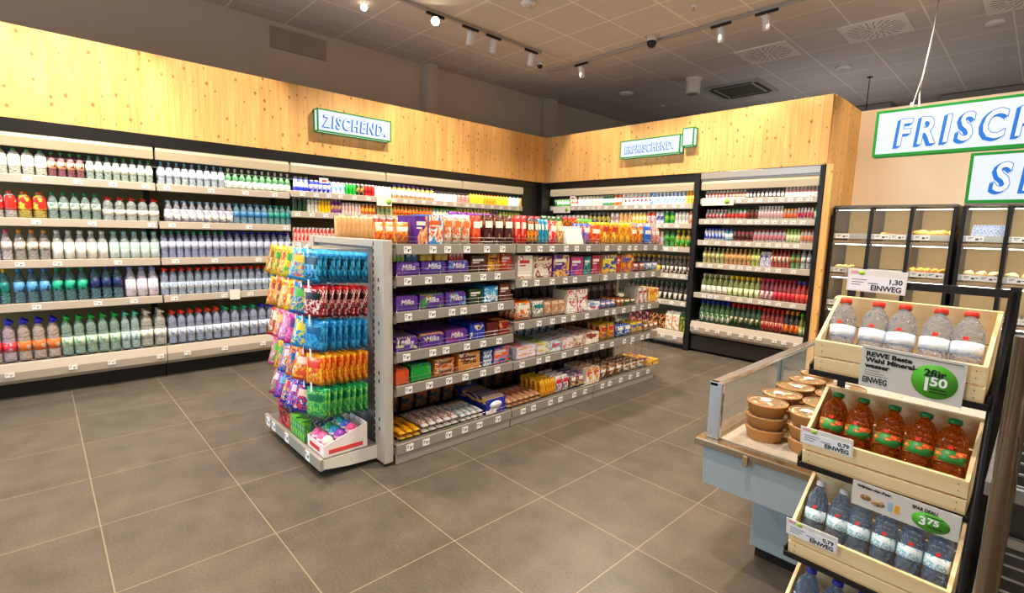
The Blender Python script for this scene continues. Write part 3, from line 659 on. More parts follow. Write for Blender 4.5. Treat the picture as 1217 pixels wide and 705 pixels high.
# ------------------------------------------------------------------ room
bm = bmesh.new(); box(bm, -6.4, 4, -5, 11, -.1, 0); struct(obj('floor', bm, FLOORM))
bm = bmesh.new(); box(bm, -6.4, 4, -5, 11, 3.7, 3.8); struct(obj('ceiling', bm, CEILM))
bm = bmesh.new(); box(bm, -6.4, -6.2, -5, 11, 0, 3.7); struct(obj('wall_left', bm, GREYWALL))
bm = bmesh.new(); box(bm, -6.2, 4, 10.8, 11, 0, 3.7); struct(obj('wall_far', bm, GREYWALL))
bm = bmesh.new(); box(bm, -1.62, 4, 6.88, 7.0, 0, 2.885); struct(obj('wall_back', bm, CREAM))
for i, (y0, y1) in enumerate(((4.06, 4.24), (6.5, 6.74))):
    struct(obj('trim_%d' % (i+1), bbox(-6.2, -6.08, y0, y1, 2.9, 3.7, .004), GREYWALL))
struct(obj('trim_3', bbox(-6.2, -6.185, 2.05, 2.69, 3.41, 3.64, .003), plaster('darker_grey', '#978a7a', '#9c9080')))  # thin rectangle in a darker grey than the wall around it
# timber headers over the coolers
bm = bmesh.new(); box(bm, -5.54, -5.5, -3.5, 5.92, 2.2, 2.885); struct(obj('trim_4', bm, PINE))
bm = bmesh.new(); box(bm, -5.5, -1.62, 5.88, 5.92, 2.2, 2.885); struct(obj('trim_5', bm, PINE))
bm = bmesh.new(); box(bm, -1.64, -1.60, 5.92, 6.88, 0, 2.885); box(bm, -1.62, -1.56, 5.885, 5.92, 0, 2.2); struct(obj('trim_6', bm, PINE))
bm = bmesh.new(); box(bm, -6.2, -5.54, -3.5, 6.85, 2.3, 2.34); box(bm, -5.54, -1.64, 5.93, 6.85, 2.3, 2.34); struct(obj('trim_7', bm, DARK))
bm = bmesh.new(); box(bm, -6.2, -1.64, 6.86, 6.9, 0, 2.3); struct(obj('wall_rear', bm, DARK))

# ------------------------------------------------------------------ coolers
def tags_bm(spots, axis, plane, zc, w=.055, h=.036):
    out = []
    for s in spots:
        bm = bmesh.new()
        def B(u0, u1, z0, z1, t, mi):
            if axis == 'x': box(bm, plane, plane+t, s+u0, s+u1, zc+z0, zc+z1, mi)
            else: box(bm, s+u0, s+u1, plane-t, plane, zc+z0, zc+z1, mi)
        B(-w/2, w/2, -h/2, h/2, .002, 0)
        B(-w*.42, -w*.1, h*.18, h*.3, .0026, 1); B(-w*.42, -w*.2, -h*.05, h*.04, .0026, 1)
        B(w*.02, w*.2, -h*.25, h*.12, .0026, 1); B(w*.25, w*.4, -h*.05, h*.12, .0026, 1)
        out.append(bm)
    return out
def cooler_bay(name, label, axis, u0, u1, front, shelves, deck, tagstep=.22, band=BLACK, lipm=RAIL):
    """open multideck cabinet bay; u runs along the front, front = coordinate of the front plane"""
    root = thing(name, label, 'refrigerator', ((front, (u0+u1)/2, 0) if axis == 'x' else ((u0+u1)/2, front, 0)))
    L0 = root.location.copy()
    def bb(nm_, ua, ub, da, db, za, zb, m, parent=root, bev=0, name2=None):
        # d = depth behind the front plane
        if axis == 'x': bm = bbox(front-db, front-da, ua, ub, za, zb, bev)
        else: bm = bbox(ua, ub, front+da, front+db, za, zb, bev)
        return obj(nm_, bm, m, parent, M=T(-L0))
    bb('back_panel', u0, u1, .58, .62, .12, 2.1, INNER)
    bb('base_plinth', u0+.005, u1-.005, .1, .62, 0, deck-.17, BLACK)
    bb('canopy', u0, u1, .0, .62, 2.1, 2.2, band)
    bb('canopy_lining', u0, u1, .07, .58, 1.925, 2.1, BLACK)
    # front light
    bm = bmesh.new(); zc = 2.045
    pts = [(0, -.05), (.05, -.052), (.06, -.02), (.05, .03), (.01, .052), (-.005, .02)]
    if axis == 'x': prism(bm, [(front-p[0], zc+p[1]) for p in pts], 'y', u0+.01, u1-.01)
    else: prism(bm, [(front+p[0], zc+p[1]) for p in pts], 'x', u0+.01, u1-.01)
    obj('light_strip', bm, TUBE, root, M=T(-L0))
    # deck with sloping front bumper
    bb('deck', u0, u1, .02, .6, deck-.04, deck, STEELW)
    bm = bmesh.new(); pts = [(.02, deck), (.0, deck-.005), (-.02, deck-.07), (-.01, deck-.135), (.03, deck-.17), (.06, deck-.17), (.06, deck)]
    if axis == 'x': prism(bm, [(front-p[0], p[1]) for p in pts], 'y', u0+.003, u1-.003)
    else: prism(bm, [(front+p[0], p[1]) for p in pts], 'x', u0+.003, u1-.003)
    bp = obj('front_bumper', bm, lipm, root, M=T(-L0))
    pl = front+.021 if axis == 'x' else front-.021
    sp = []; u = u0+random.uniform(.08, .2)
    while u < u1-.05: sp.append(u); u += random.uniform(.8, 1.5)*tagstep
    for b_ in tags_bm(sp, axis, pl, deck-.085): obj('price_tag', b_, [WHITE, INK2], bp, M=T(-L0))
    for z in shelves:
        s = bb('shelf', u0+.004, u1-.004, .03, .58, z-.022, z, STEELW)
        rl = bb('price_rail', u0+.006, u1-.006, .005, .03, z-.058, z+.008, lipm, s, .004)
        pl = front-.0045 if axis == 'x' else front+.0045
        sp = []; u = u0+random.uniform(.06, .15)
        while u < u1-.04: sp.append(u); u += random.uniform(.7, 1.4)*tagstep
        for b_ in tags_bm(sp, axis, pl, z-.026): obj('price_tag', b_, [WHITE, INK2], rl, M=T(-L0))
    # uprights with slots behind the shelves
    for uu in (u0+.012, u1-.012):
        bb('upright', uu-.012, uu+.012, .555, .58, deck, 1.98, DARK)
    return root, bb
S1 = [1.775, 1.44, 1.11, .765]; S2 = [1.80, 1.585, 1.27, .95, .62]
left_bays = [(-.62, .81, S1), (.81, 1.975, S1), (1.98, 3.09, S2), (3.09, 4.24, S2), (4.24, 5.40, S2)]
lab = ['open cooler bay of flavoured waters at the left photo edge', 'open cooler bay of water bottles with seven-colour caps left of the gondola',
       'open drinks cooler bay with blue energy cans behind the hanging sweets', 'middle open drinks cooler bay behind the gondola', 'open drinks cooler bay with juice cartons beside the corner']
lab[1] = 'open cooler bay with rows of red-spouted water bottles, left of the gondola'
left_bays[2] = (1.976, 3.09, S2)
for (a, b, S), l in zip(left_bays, lab):
    cooler_bay('refrigerated_shelf', l, 'x', a, b, -5.5, S, .30 if S is S1 else .3, .3 if S is S1 else .13)
stock(LEFT, 'x', -5.535, lambda z, s, b: 2 if (b < 2.05) else 1)
t_, bb = cooler_bay('refrigerated_shelf', 'open drinks cooler facing the aisle, under the twin lit signs', 'y', -5.42, -3.03, 5.9, [1.83, 1.587, 1.29, .948, .603], .222, .14)
t2, bb = cooler_bay('refrigerated_shelf', 'tall corner fridge of juices and wine with a dark frame', 'y', -2.95, -1.67, 5.9, [1.88, 1.64, 1.388, 1.113, .743], .39, .11, band=mat('#a59d94', .35, metal=.5))
t2['label'] = 'tall right-hand fridge of juices and wine bottles with dark frame'
L0 = t2.location.copy()
for x0, x1 in ((-3.02, -2.955), (-1.665, -1.625)):
    obj('side_frame', bbox(x0, x1, 5.875, 6.5, 0, 2.195, .004), BLACK, t2, M=T(-L0))
obj('roller_blind_case', bbox(-2.95, -1.67, 5.885, 5.905, 2.12, 2.195, .003), mat('#b0a79c', .3, metal=.5), t2, M=T(-L0))
obj('kick_grille', bbox(-2.95, -1.67, 5.93, 5.95, .03, .2, .003), DARK, t2, M=T(-L0))
cp = thing('corner_post', 'black corner post where the two cooler runs meet', 'post', (-5.48, 5.8, 0))
obj('post', bbox(-.07, .05, -.06, .1, 0, 2.19, .004), BLACK, cp); obj('corner_panel', bbox(-.14, -.07, -.38, -.02, 0, 2.19, .003), DARK, cp)
stock(BACK_A, 'y', 5.935, lambda z, s, b: 2 if z < 1.2 else 1)
stock(BACK_B, 'y', 5.935, lambda z, s, b: 2 if z < .8 else 1)
# shelf talkers with round green badge
def talker(loc, axis, w, h, lbl):
    badge = 'badge' in lbl
    t = thing('shelf_talker', lbl, 'sign', loc)
    if axis == 'x': b1 = bbox(0, .003, -w/2, w/2, -h/2, h/2, .0008)
    else: b1 = bbox(-w/2, w/2, -.003, 0, -h/2, h/2, .0008)
    obj('card', b1, mat('#ece2d6', .5), t)
    if not badge: return
    bm = bmesh.new(); lathe(bm, [(0, 0), (h*.34, 0), (h*.34, .001), (0, .001)], 16)
    M = (T((.004, w*.3, 0)) @ FACE_X) if axis == 'x' else (T((w*.3, -.004, 0)) @ FACE_Y)
    obj('badge', bm, mat('#8cc63a', .5), t, M=M)
talker((-5.49, 3.06, 1.75), 'x', .2, .1, 'cream shelf card with green badge on the left cooler top shelf')
talker((-5.15, 5.885, 1.78), 'y', .34, .09, 'cream shelf card with green badge by the cooler corner')
talker((-2.72, 5.885, 1.85), 'y', .38, .09, 'cream shelf card with green badge in the right-hand fridge')
talker((-5.49, 1.87, .73), 'x', .12, .1, 'plain cream shelf card low beside the hanging sweets')
talker((-5.49, 1.87, 1.09), 'x', .13, .1, 'plain cream shelf card above the red-spouted bottles')
talker((-5.49, 1.4, .745), 'x', .09, .1, 'white blank card on the fourth shelf rail')
# small price flags clipped in the coolers
for i, (loc, l) in enumerate((((-5.47, 2.32, 1.93), 'small white price flag hanging above the blue energy cans'), ((-4.93, 5.87, 1.95), 'small white price flag hanging at the corner cooler'))):
    t = thing('price_flag', l, 'sign', loc); 
    o = obj('card', bbox(-.002, .002, -.05, .05, -.025, .03, .0006) if i == 0 else bbox(-.05, .05, -.002, .002, -.025, .03, .0006), WHITE, t)
    obj('hanger', bbox(-.002, .002, -.002, .002, .03, .06), CHROME, t)
    obj('red_print', bbox(.002, .003, -.02, .03, -.01, .01) if i == 0 else bbox(-.02, .03, -.003, -.002, -.01, .01), mat('#d02020'), t)

# ------------------------------------------------------------------ illuminated signs
GREEN = mat('#0c7a22', .4, emit=.2, ecol='#12a02a')
LITW = mat('#50545a', .5, emit=.92, ecol='#eaf2fc')
LETBLUE = mat('#0a3c70', .5, emit=.75, ecol='#1478dc')
LETWHITE = mat('#50545a', .5, emit=.98, ecol='#f4f9ff')
def light_box(name, label, loc, face, w, h, d, s, size, xs, fr=.014, sp=1.15, tx=0, align='CENTER', depth3d=.006, dy=None):
    t = thing(name, label, 'sign', loc, rz=(PI/2 if face == 'x' else 0))
    # local: width along X, facing -Y, back at y=0
    obj('lit_panel', bbox(-w/2+fr*.6, w/2-fr*.6, -d+.002, -.012, -h/2+fr*.6, h/2-fr*.6, .002), LITW, t)
    bm = bmesh.new()
    for y0, y1 in ((-d, -d+fr), (-fr, 0)):
        box(bm, -w/2, w/2, y0, y1, h/2-fr, h/2); box(bm, -w/2, w/2, y0, y1, -h/2, -h/2+fr)
        box(bm, -w/2, -w/2+fr, y0, y1, -h/2+fr, h/2-fr); box(bm, w/2-fr, w/2, y0, y1, -h/2+fr, h/2-fr)
    for sx in (-1, 1):
        for sz in (-1, 1):
            x = sx*(w/2-fr/2); z = sz*(h/2-fr/2); box(bm, x-fr/2, x+fr/2, -d+fr, -fr, z-fr/2, z+fr/2)
    obj('green_frame', bm, GREEN, t)
    if s:
        z = -size*.36 if dy is None else dy
        k = size/.3
        text('letter_shadow', s, size, LETBLUE, t, T((tx-.022*k, -d-.001, z-.014*k)) @ FACE_Y, ext=.001, off=.012*k, xs=xs, shear=.12, spacing=sp, align=align)
        text('letter_outline', s, size, LETBLUE, t, T((tx, -d-.003, z)) @ FACE_Y, ext=.001, off=.012*k, xs=xs, shear=.12, spacing=sp, align=align)
        text('lettering', s, size, LETWHITE, t, T((tx, -d-.006, z)) @ FACE_Y, ext=.001, off=.006*k, xs=xs, shear=.12, spacing=sp, align=align)
    return t
light_box('illuminated_sign', 'green-framed lit sign ZISCHEND. on the left timber header', (-5.499, 2.67, 2.555), 'x', .87, .235, .1, 'ZISCHEND.', .17, .7, tx=0, sp=1.3)
light_box('illuminated_sign', 'green-framed lit sign ERFRISCHEND. on the back timber header', (-3.63, 5.879, 2.555), 'y', .87, .225, .1, 'ERFRISCHEND.', .14, .64, sp=1.25)
light_box('illuminated_sign', 'small upright lit box at the right end of the ERFRISCHEND. sign', (-3.1, 5.879, 2.62), 'y', .15, .22, .1, '', .1, .8)
t = light_box('illuminated_sign', 'large hanging lit sign with blue letters FRISCH', (.05, 5.32, 2.33), 'y', 2.3, .37, .12, '', .3, .8, fr=.02)
def letters(t, s, size, x0, z, d, xs=.78, sp=1.28):
    k = size/.3
    text('letter_outline', s, size, LETBLUE, t, T((x0, -d-.003, z)) @ FACE_Y, off=.011*k, xs=xs, shear=.1, spacing=sp, align='LEFT')
    text('letter_shadow', s, size, LETBLUE, t, T((x0-.02*k, -d-.0015, z-.014*k)) @ FACE_Y, off=.012*k, xs=xs, shear=.1, spacing=sp, align='LEFT')
    text('letter_shadow', s, size, LETBLUE, t, T((x0-.01*k, -d-.002, z-.007*k)) @ FACE_Y, off=.012*k, xs=xs, shear=.1, spacing=sp, align='LEFT')
    text('lettering', s, size, LETWHITE, t, T((x0, -d-.006, z)) @ FACE_Y, off=.005*k, xs=xs, shear=.1, spacing=sp, align='LEFT')
letters(t, 'FRISCH', .29, -1.0, -.105, .12, xs=.66, sp=1.45)
t = light_box('illuminated_sign', 'lower hanging lit sign with blue letters SE', (.75, 5.32, 1.935), 'y', 2.44, .37, .12, '', .3, .8, fr=.02)
letters(t, 'SE', .29, -1.08, -.1, .12, xs=.7, sp=1.6)
bm = bmesh.new()
tube(bm, [(-.83, 5.26, 2.515), (-.84, 5.26, 2.62), (-.835, 5.26, 2.75), (-.80, 5.26, 3.1), (-.79, 5.26, 3.45), (-.795, 5.26, 3.7)], .006)
tube(bm, [(-.88, 5.26, 2.515), (-.85, 5.26, 2.68), (-.836, 5.26, 2.76)], .004)
lathe(bm, [(0, 0), (.012, 0), (.012, .05), (0, .05)], 8, c=(-.88, 5.26, 2.515))
tag(obj('suspension_cable', bm, mat('#d9d4cc', .5)), 'pale cable holding up the large FRISCH sign', 'cable')

# ------------------------------------------------------------------ bakery cabinets
def bakery(label, xs, y0=6.1):
    t = thing('bakery_cabinet', label, 'display cabinet', (xs[0], y0, 0)); L0 = t.location.copy()
    x0, x1 = xs[0], xs[-1]; M = T(-L0)
    obj('rear_panel', bbox(x0, x1, y0+.6, y0+.62, .1, 1.78), mat('#c2a874', .6), t, M=M)
    obj('roof', bbox(x0-.01, x1+.01, y0, y0+.62, 1.775, 1.795, .003), mat('#6a665c', .4, metal=.4), t, M=M)
    obj('base', bbox(x0, x1, y0+.02, y0+.62, 0, .3, .004), BLACK, t, M=M)
    for i, x in enumerate(xs):
        obj('post', bbox(x-.015, x+.015, y0-.01, y0+.03, .3, 1.775, .003), BLACK, t, M=M)
        obj('divider', bbox(x-.004, x+.004, y0+.03, y0+.6, .3, 1.775), mat('#2c2620', .4), t, M=M)
    for a, b in zip(xs, xs[1:]):
        a += .016; b -= .016
        for z in (1.50, 1.15, .80, .45):
            s = obj('tray_shelf', bbox(a, b, y0+.04, y0+.58, z-.03, z-.015), mat('#5a5146', .4, metal=.3), t, M=M)
            bm = bmesh.new()
            for k in range(9):
                x = a+(b-a)*(k+.5)/9; box(bm, x-.004, x+.004, y0+.05, y0+.57, z-.013, z-.005)
            obj('wire_grid', bm, WIRE, s, M=M)
            obj('ticket_rail', bbox(a, b, y0+.0, y0+.012, z-.045, z+.01, .002), mat('#b9bcb8', .4), s, M=M)
            for b_ in tags_bm([a+.09, a+.09+(b-a)*.45] if random.random() < .6 else [a+.08], 'y', y0-.001, z-.018, .12, .045): obj('price_ticket', b_, [WHITE, INK], s, M=M)
            obj('front_beam', bbox(a, b, y0+.0, y0+.03, z-.09, z-.062, .003), mat('#a48f74', .4), s, M=M)
            obj('glass_flap', bbox(a+.003, b-.003, y0+.012, y0+.016, z+.02, z+.245), mat('#ffffff', .03, alpha=.035), t, M=M)
            obj('light_bar', bbox(a+.01, b-.01, y0+.05, y0+.06, z+.245, z+.253), mat('#fff4e0', .4, emit=9.0), t, M=M)
    return t
bakery('left bakery self-service cabinet of three glazed columns under the cream wall', (-1.56, -1.235, -.914, -.6))
bakery('right bakery self-service cabinet under the lit SE sign', (-.54, -.246, .06, .36))
def bun_bm(l, w, h, twist=0):
    bm = bmesh.new(); bmesh.ops.create_uvsphere(bm, u_segments=14, v_segments=8, radius=1)
    for v in bm.verts:
        z = v.co.z; v.co.z = (z if z > 0 else z*.35)*h*.75+h*.26
        k = 1-.12*abs(math.sin(4*v.co.x)); v.co.x *= l/2; v.co.y *= w/2*k
        v.co.z += .06*h*math.sin(v.co.x*90)
    return bm
BUNM = {}
def bread(kind, x, y, z, rz, l, w, h, cols, label, group):
    k = (kind, l)
    if k not in BUNM:
        o = obj(kind, bun_bm(l, w, h), art(cols, 4, .6), smooth=True); BUNM[k] = o
    else: o = BUNM[k].copy(); link(o)
    o.location = (x, y, z); o.rotation_euler = (0, 0, rz); tag(o, label, 'bread', group)
for k in range(2): bread('bread_loaf', -.83+k*.14, 6.2, 1.497, .1, .13, .1, .06, ('#e8a83a', '#f4c860', '#c87820'), 'golden loaf on the top bakery shelf, %s from left' % ORD[k], 'golden loaves')
for k in range(3): bread('bread_loaf', -.87+k*.13, 6.32, 1.497, .3, .13, .1, .06, None, 'golden loaf at the back of the top bakery shelf, %s from left' % ORD[k], 'golden loaves behind')
for k in range(5): bread('pretzel_roll', -.87+k*.056, 6.2, 1.147, 1.2, .12, .05, .05, ('#f0a030', '#d87818', '#f8c050'), 'orange-brown roll on the middle bakery shelf, %s from left' % ORD[k], 'orange rolls')
for k in range(6): bread('small_roll', -1.5+(k % 3)*.055, 6.2+(k//3)*.07, 1.147, .4, .06, .05, .035, ('#e0b070', '#c88840', '#f0cc90'), '%s small roll, %s row, middle shelf of the leftmost bakery column' % (ORD[k % 3], ['front', 'rear'][k//3]), 'small rolls')
for k in range(3): bread('baguette', -1.46+k*.075, 6.25, .797, 1.3, .2, .055, .05, ('#d8a868', '#f0d8a8', '#b07838'), 'seeded baguette on the lower leftmost bakery shelf, %s from left' % ORD[k], 'baguettes')
for k in range(3): bread('sesame_bun', -.46+k*.085, 6.2, 1.147, .2, .085, .08, .05, ('#e8c080', '#f4dca8', '#c8924c'), 'pale sesame bun in the right bakery cabinet, %s from left' % ORD[k], 'sesame buns')
for k in range(4): bread('pastry', -1.17+k*.07, 6.2, .797, .5, .07, .06, .04, ('#b86a28', '#e8a850', '#7a3a14'), 'brown pastry on the lower middle bakery shelf, %s from left' % ORD[k], 'brown pastries')
for k in range(4): bread('nut_pastry', -.86+k*.075, 6.2, .797, .5, .075, .06, .04, ('#8a4a1c', '#e8b868', '#d88830'), 'nutty pastry on the third bakery column shelf, %s from left' % ORD[k], 'nut pastries')
for k in range(2): bread('sugar_pastry', -.18+k*.11, 6.2, 1.147, 0, .1, .09, .05, ('#f0dcb0', '#4a9a48', '#e8c888'), 'pale square pastry in the right bakery cabinet, %s from left' % ORD[k], 'pale pastries')
bread('ham_roll', -.17, 6.2, 1.497, .2, .14, .1, .07, ('#f0a880', '#f8ccaa', '#d87850'), 'pinkish roll on the top shelf of the right bakery cabinet', None) if False else None
for k in range(5):   # clear wrapped trays
    bm = bmesh.new(); box(bm, -.022, .022, -.13, .13, 0, .11)
    for v in bm.verts:
        if v.co.z > .05: v.co.x += .012
    o = obj('wrapped_packet', bm, art(('#9fb8e8', '#e4ecf8', '#5a7ac0'), 6, .25)); o.location = (-.46+k*.045, 6.27, 1.497)
    tag(o, 'blue-white wrapped packet in the right bakery cabinet, %s from left' % ORD[k], 'packet', 'wrapped packets')
bm = bmesh.new(); pts = [(0, 0), (.12, 0), (.13, .02), (.02, .03)]; prism(bm, pts, 'y', -.03, .03)
o = obj('bread_paddle', bm, PINE); o.location = (-1.15, 6.2, 1.497); o.rotation_euler = (0, 0, .9); tag(o, 'wooden slat paddle on the top shelf of the second bakery column', 'paddle')

# ------------------------------------------------------------------ gondola
GX, GB, GF = -2.58, -3.13, -3.66
gon = thing('shelf_gondola', 'grey metal double-sided snack gondola in the middle of the floor', 'shelf', (-3.13, 3.0, 0))
GM = T(-gon.location)
def gp(name, bm, m, parent=gon): return obj(name, bm, m, parent, M=GM)
gp('spine_panel', bbox(GB-.012, GB+.012, 1.52, 4.46, .1, 1.30), mat('#5c564e', .5))
gp('far_end_post', bbox(GB-.04, GB+.04, 4.46, 4.5, 0, 1.37, .004), GREY)
for y in (2.47, 3.465): gp('upright', bbox(GB+.012, GB+.05, y-.02, y+.02, .1, 1.32, .003), GREY)
# near end frame
bm = bbox(-2.725, -2.6, 1.44, 1.5, .02, 1.375, .004); ep = gp('end_post', bm, GREY)
bm = bmesh.new()
for k in range(30): box(bm, -2.722, -2.712, 1.4385, 1.4402, .12+k*.042, .145+k*.042)
for z in (.22, .28, .52, .57, .82, .87, 1.08, 1.13): box(bm, -2.665, -2.653, 1.4385, 1.4402, z, z+.022)
obj('slots', bm, BLACK, ep, M=GM)
for x in (-2.71, -2.62): gp('levelling_foot', bbox(x-.012, x+.012, 1.45, 1.49, 0, .02), BLACK)
gp('end_post', bbox(-3.66, -3.6, 1.44, 1.5, .02, 1.375, .004), GREY)
gp('top_rail', bbox(-3.6, -2.725, 1.445, 1.495, 1.33, 1.375, .004), GREY)
gp('peg_panel', bbox(-3.6, -2.725, 1.475, 1.49, .1, 1.33), mat('#8e9298', .5))
def rail(name, y0, y1, z, depth=.53, h=.065, fence=True, base=False):
    s = gp('shelf', bbox(GB+.012, GX-.012, y0+.004, y1-.004, z-.02, z-.002), mat('#6d675f', .45))
    r_ = gp('price_rail', bbox(GX-.012, GX+.006, y0+.003, y1-.003, z-.058, z+.004, .002), mat('#8f887e', .35), s)
    n = int((y1-y0)/.145); sp = [y0+.05+(y1-y0-.1)*(k+.3+random.uniform(-.2, .2))/n for k in range(n)]
    for b_ in tags_bm(sp, 'x', GX+.006, z-.03, .05, .042): obj('price_tag', b_, [WHITE, INK], r_, M=GM)
    gp('bracket', bbox(GB+.03, GX-.02, y0+.005, y0+.012, z-.07, z-.02), GREY, s)
    if fence:
        bm = bmesh.new()
        for zz in (.02, .045): tube(bm, [(GX-.006, y0+.01, z+zz), (GX-.006, y1-.01, z+zz)], .0016, 5)
        k = y0+.01
        while k < y1: tube(bm, [(GX-.006, k, z), (GX-.006, k, z+.047)], .0016, 5); k += .155
        gp('wire_fence', bm, WIRE, s)
    return s
for z in (1.35, 1.163, .948, .703, .495, .125): rail('r', 1.51, 2.47, z)
for (a, b) in ((2.475, 3.465), (3.47, 4.46)):
    for z in (1.35, 1.097, .785, .49, .125): rail('r', a, b, z)
for a, b in ((1.51, 2.47), (2.475, 3.465), (3.47, 4.46)):
    gp('kick_panel', bbox(GX-.03, GX-.01, a+.003, b-.003, .0, .066, .003), STEELW)
    s = gp('shelf', bbox(GF, GB-.012, a, b, 1.33, 1.348), mat('#6d675f', .45)); 
    gp('price_rail', bbox(GF-.01, GF+.006, a, b, 1.29, 1.354, .002), mat('#8f887e', .35), s)
    gp('shelf', bbox(GF, GB-.012, a, b, .1, .123), mat('#6d675f', .45)); gp('shelf', bbox(GF, GB-.012, a, b, .7, .72), mat('#6d675f', .45))
    gp('base_tray', bbox(GF+.03, GX-.05, a, b, .0, .06), DARK)
# wire end panel at the far end
bm = bmesh.new()
for k in range(7): tube(bm, [(-3.05+k*.075, 4.475, .13), (-3.05+k*.075, 4.475, .49)], .002, 5)
for k in range(3): tube(bm, [(-3.06, 4.475, .16+k*.14), (-2.59, 4.475, .16+k*.14)], .002, 5)
gp('wire_end_panel', bm, WIRE)
# end shelf
s = gp('end_shelf', bbox(-3.62, -2.7, 1.1, 1.44, .105, .122, .002), mat('#6d675f', .45))
r_ = gp('price_rail', bbox(-3.63, -2.68, 1.078, 1.1, .06, .13, .003), mat('#a9a59d', .3, metal=.3), s)
for b_ in tags_bm([-3.55, -3.44, -3.2, -2.86], 'y', 1.078, .094, .06, .06): obj('price_tag', b_, [WHITE, INK], r_, M=GM)
bm = bmesh.new(); prism(bm, [(1.1, .06), (1.1, .115), (1.44, .115), (1.44, .03), (1.25, .04)], 'x', -2.705, -2.695); gp('side_bracket', bm, mat('#d9d6cf', .4), s)
bm = bmesh.new(); prism(bm, [(1.1, .06), (1.1, .115), (1.44, .115), (1.44, .03), (1.25, .04)], 'x', -3.615, -3.605); gp('side_bracket', bm, mat('#d9d6cf', .4), s)

# hanging sweets
PX = [-3.34, -3.24, -3.14, -3.04, -2.94, -2.83]
PZ = [1.315, 1.115, .915, .715, .515]
SW = [
 [('gold','#d89a20','#7a4a18','#f0c848'),('yellow-green','#f0c020','#3aa030','#e84a20'),('yellow-red','#f0b820','#d83018','#f8e0a0'),('lemon','#f2d030','#48a838','#e88020'),('sky blue','#38a8e0','#f0c840','#e84838'),('aqua blue','#189ad8','#18384a','#58c8e8')],
 [('amber','#e0a030','#c84020','#f0d080'),('brick gold','#c87028','#e8c050','#a82818'),('honey','#e8b040','#f4dca0','#c84828'),('bright yellow','#f2c418','#e85820','#f8e890'),('blue-yellow','#2870c8','#f0d028','#58b848'),('dark red','#b81820','#f0e8e0','#181418')],
 [('red-green','#d82820','#38a040','#f0e8e0'),('pink-yellow','#e85880','#f0c838','#f8e8c8'),('lilac','#c878b8','#e8a8d0','#f8e8f0'),('magenta','#c83090','#e878b8','#6a3890'),('cyan','#28a0d8','#f0d840','#1868b0'),('azure','#1c8cd0','#48b8e8','#106098')],
 [('pink-green','#d84890','#68b840','#f0d8e0'),('mustard','#e8b820','#389838','#c83828'),('blue-orange','#3878c8','#e88828','#e8e8f0'),('orange-blue','#f08020','#2868b8','#f8d8a0'),('coral','#e85838','#f0c838','#f8e8d8'),('orange-yellow','#f0a018','#e03818','#f8d850')],
 [('raspberry','#c82870','#38a860','#f0e0e8'),('violet-blue','#4848c0','#d848a0','#68c8e8'),('royal blue','#2040b8','#e8c838','#d83858'),('blue-pink','#3058d0','#e060a0','#f0e8f0'),('navy-red','#2838a0','#e04030','#f0d8c8'),('emerald','#18a060','#88d048','#0c7048')],
]
hk = None
for r, z in enumerate(PZ):
    for c, x in enumerate(PX):
        bm = bmesh.new(); tube(bm, [(x, 1.475, z+.0), (x, 1.12, z+.0), (x, 1.105, z+.012)], .0025, 6)
        h_ = gp('peg_hook', bm, WIRE)
        bm = bmesh.new(); box(bm, x-.011, x+.011, 1.098, 1.1, z-.025, z+.03); obj('price_flap', bm, mat('#e8e8e6', .4), h_, M=GM)
        nmz, c1, c2, c3 = SW[r][c]
        n = 8 if c == 5 else 4
        bmx = bmesh.new(); pillow(bmx, .135, .185, .03, mi=0, mic=1, z0=-.185, band=2)
        proto = obj('sweets_bag', bmx, [art((c1, c2, c3), 4.2, .3, seed=r+c), mat(c1, .3), mat(c2 if sum(lin(c1)[:3]) > 1 else c3, .35)])
        for k in range(n):
            q = proto if k == 0 else proto.copy()
            if k: link(q)
            q.location = (x+random.uniform(-.004, .004), 1.13+k*(.04 if c == 5 else .047), z-.004-.002*k)
            q.rotation_euler = (random.uniform(-.05, .03) if c == 5 else random.uniform(-.2, -.1), random.uniform(0, .08) if c == 5 else random.uniform(.14, .24), (.8 if c < 5 else (.5 if k == 0 else .22))+random.uniform(-.1, .1))
            side = ['leftmost column', 'second column', 'third column', 'fourth column', 'fifth column', 'rightmost column'][c]
            tag(q, '%s sweets bag, %s from front, %s, %s peg row from top' % (nmz, ORD[k], side, ORD[r]), 'bag', '%s bags on one peg' % nmz)
# goods on the end shelf
def simple(name, bm, m, loc, rz, label, cat, group=None, smooth=False):
    o = obj(name, bm, m, smooth=smooth); o.location = loc; o.rotation_euler = (0, 0, rz); return tag(o, label, cat, group)
for k in range(4):
    bm = bmesh.new(); pillow(bm, .12, .19, .04, mi=0, mic=1)
    simple('sweets_bag', bm, [art(('#d81c68', '#8a1848', '#f070a8'), 3.4), mat('#d81c68', .3)], (-3.55+k*.0, 1.17+k*.06, .124), random.uniform(-.1, .1), 'hot pink bag standing on the end shelf, %s from front' % ORD[k], 'bag', 'pink bags on the end shelf')
def tray(name, w, d, hf, hb, m, loc, label, cat='box', t_=.004):
    bm = bmesh.new(); box(bm, -w/2, w/2, 0, d, 0, t_); box(bm, -w/2, w/2, 0, t_, t_, hf); box(bm, -w/2, w/2, d-t_, d, t_, hb)
    for sx in (-1, 1):
        prism(bm, [(t_, t_), (d-t_, t_), (d-t_, hb), (t_, hf)], 'x', sx*w/2-(t_ if sx > 0 else 0), sx*w/2+(0 if sx > 0 else t_))
    return simple(name, bm, m, loc, 0, label, cat)
tray('display_tray', .2, .27, .11, .17, art(('#b81828', '#2a1420', '#e0485a'), 3), (-3.34, 1.115, .123), 'dark red display tray of black packs on the end shelf')
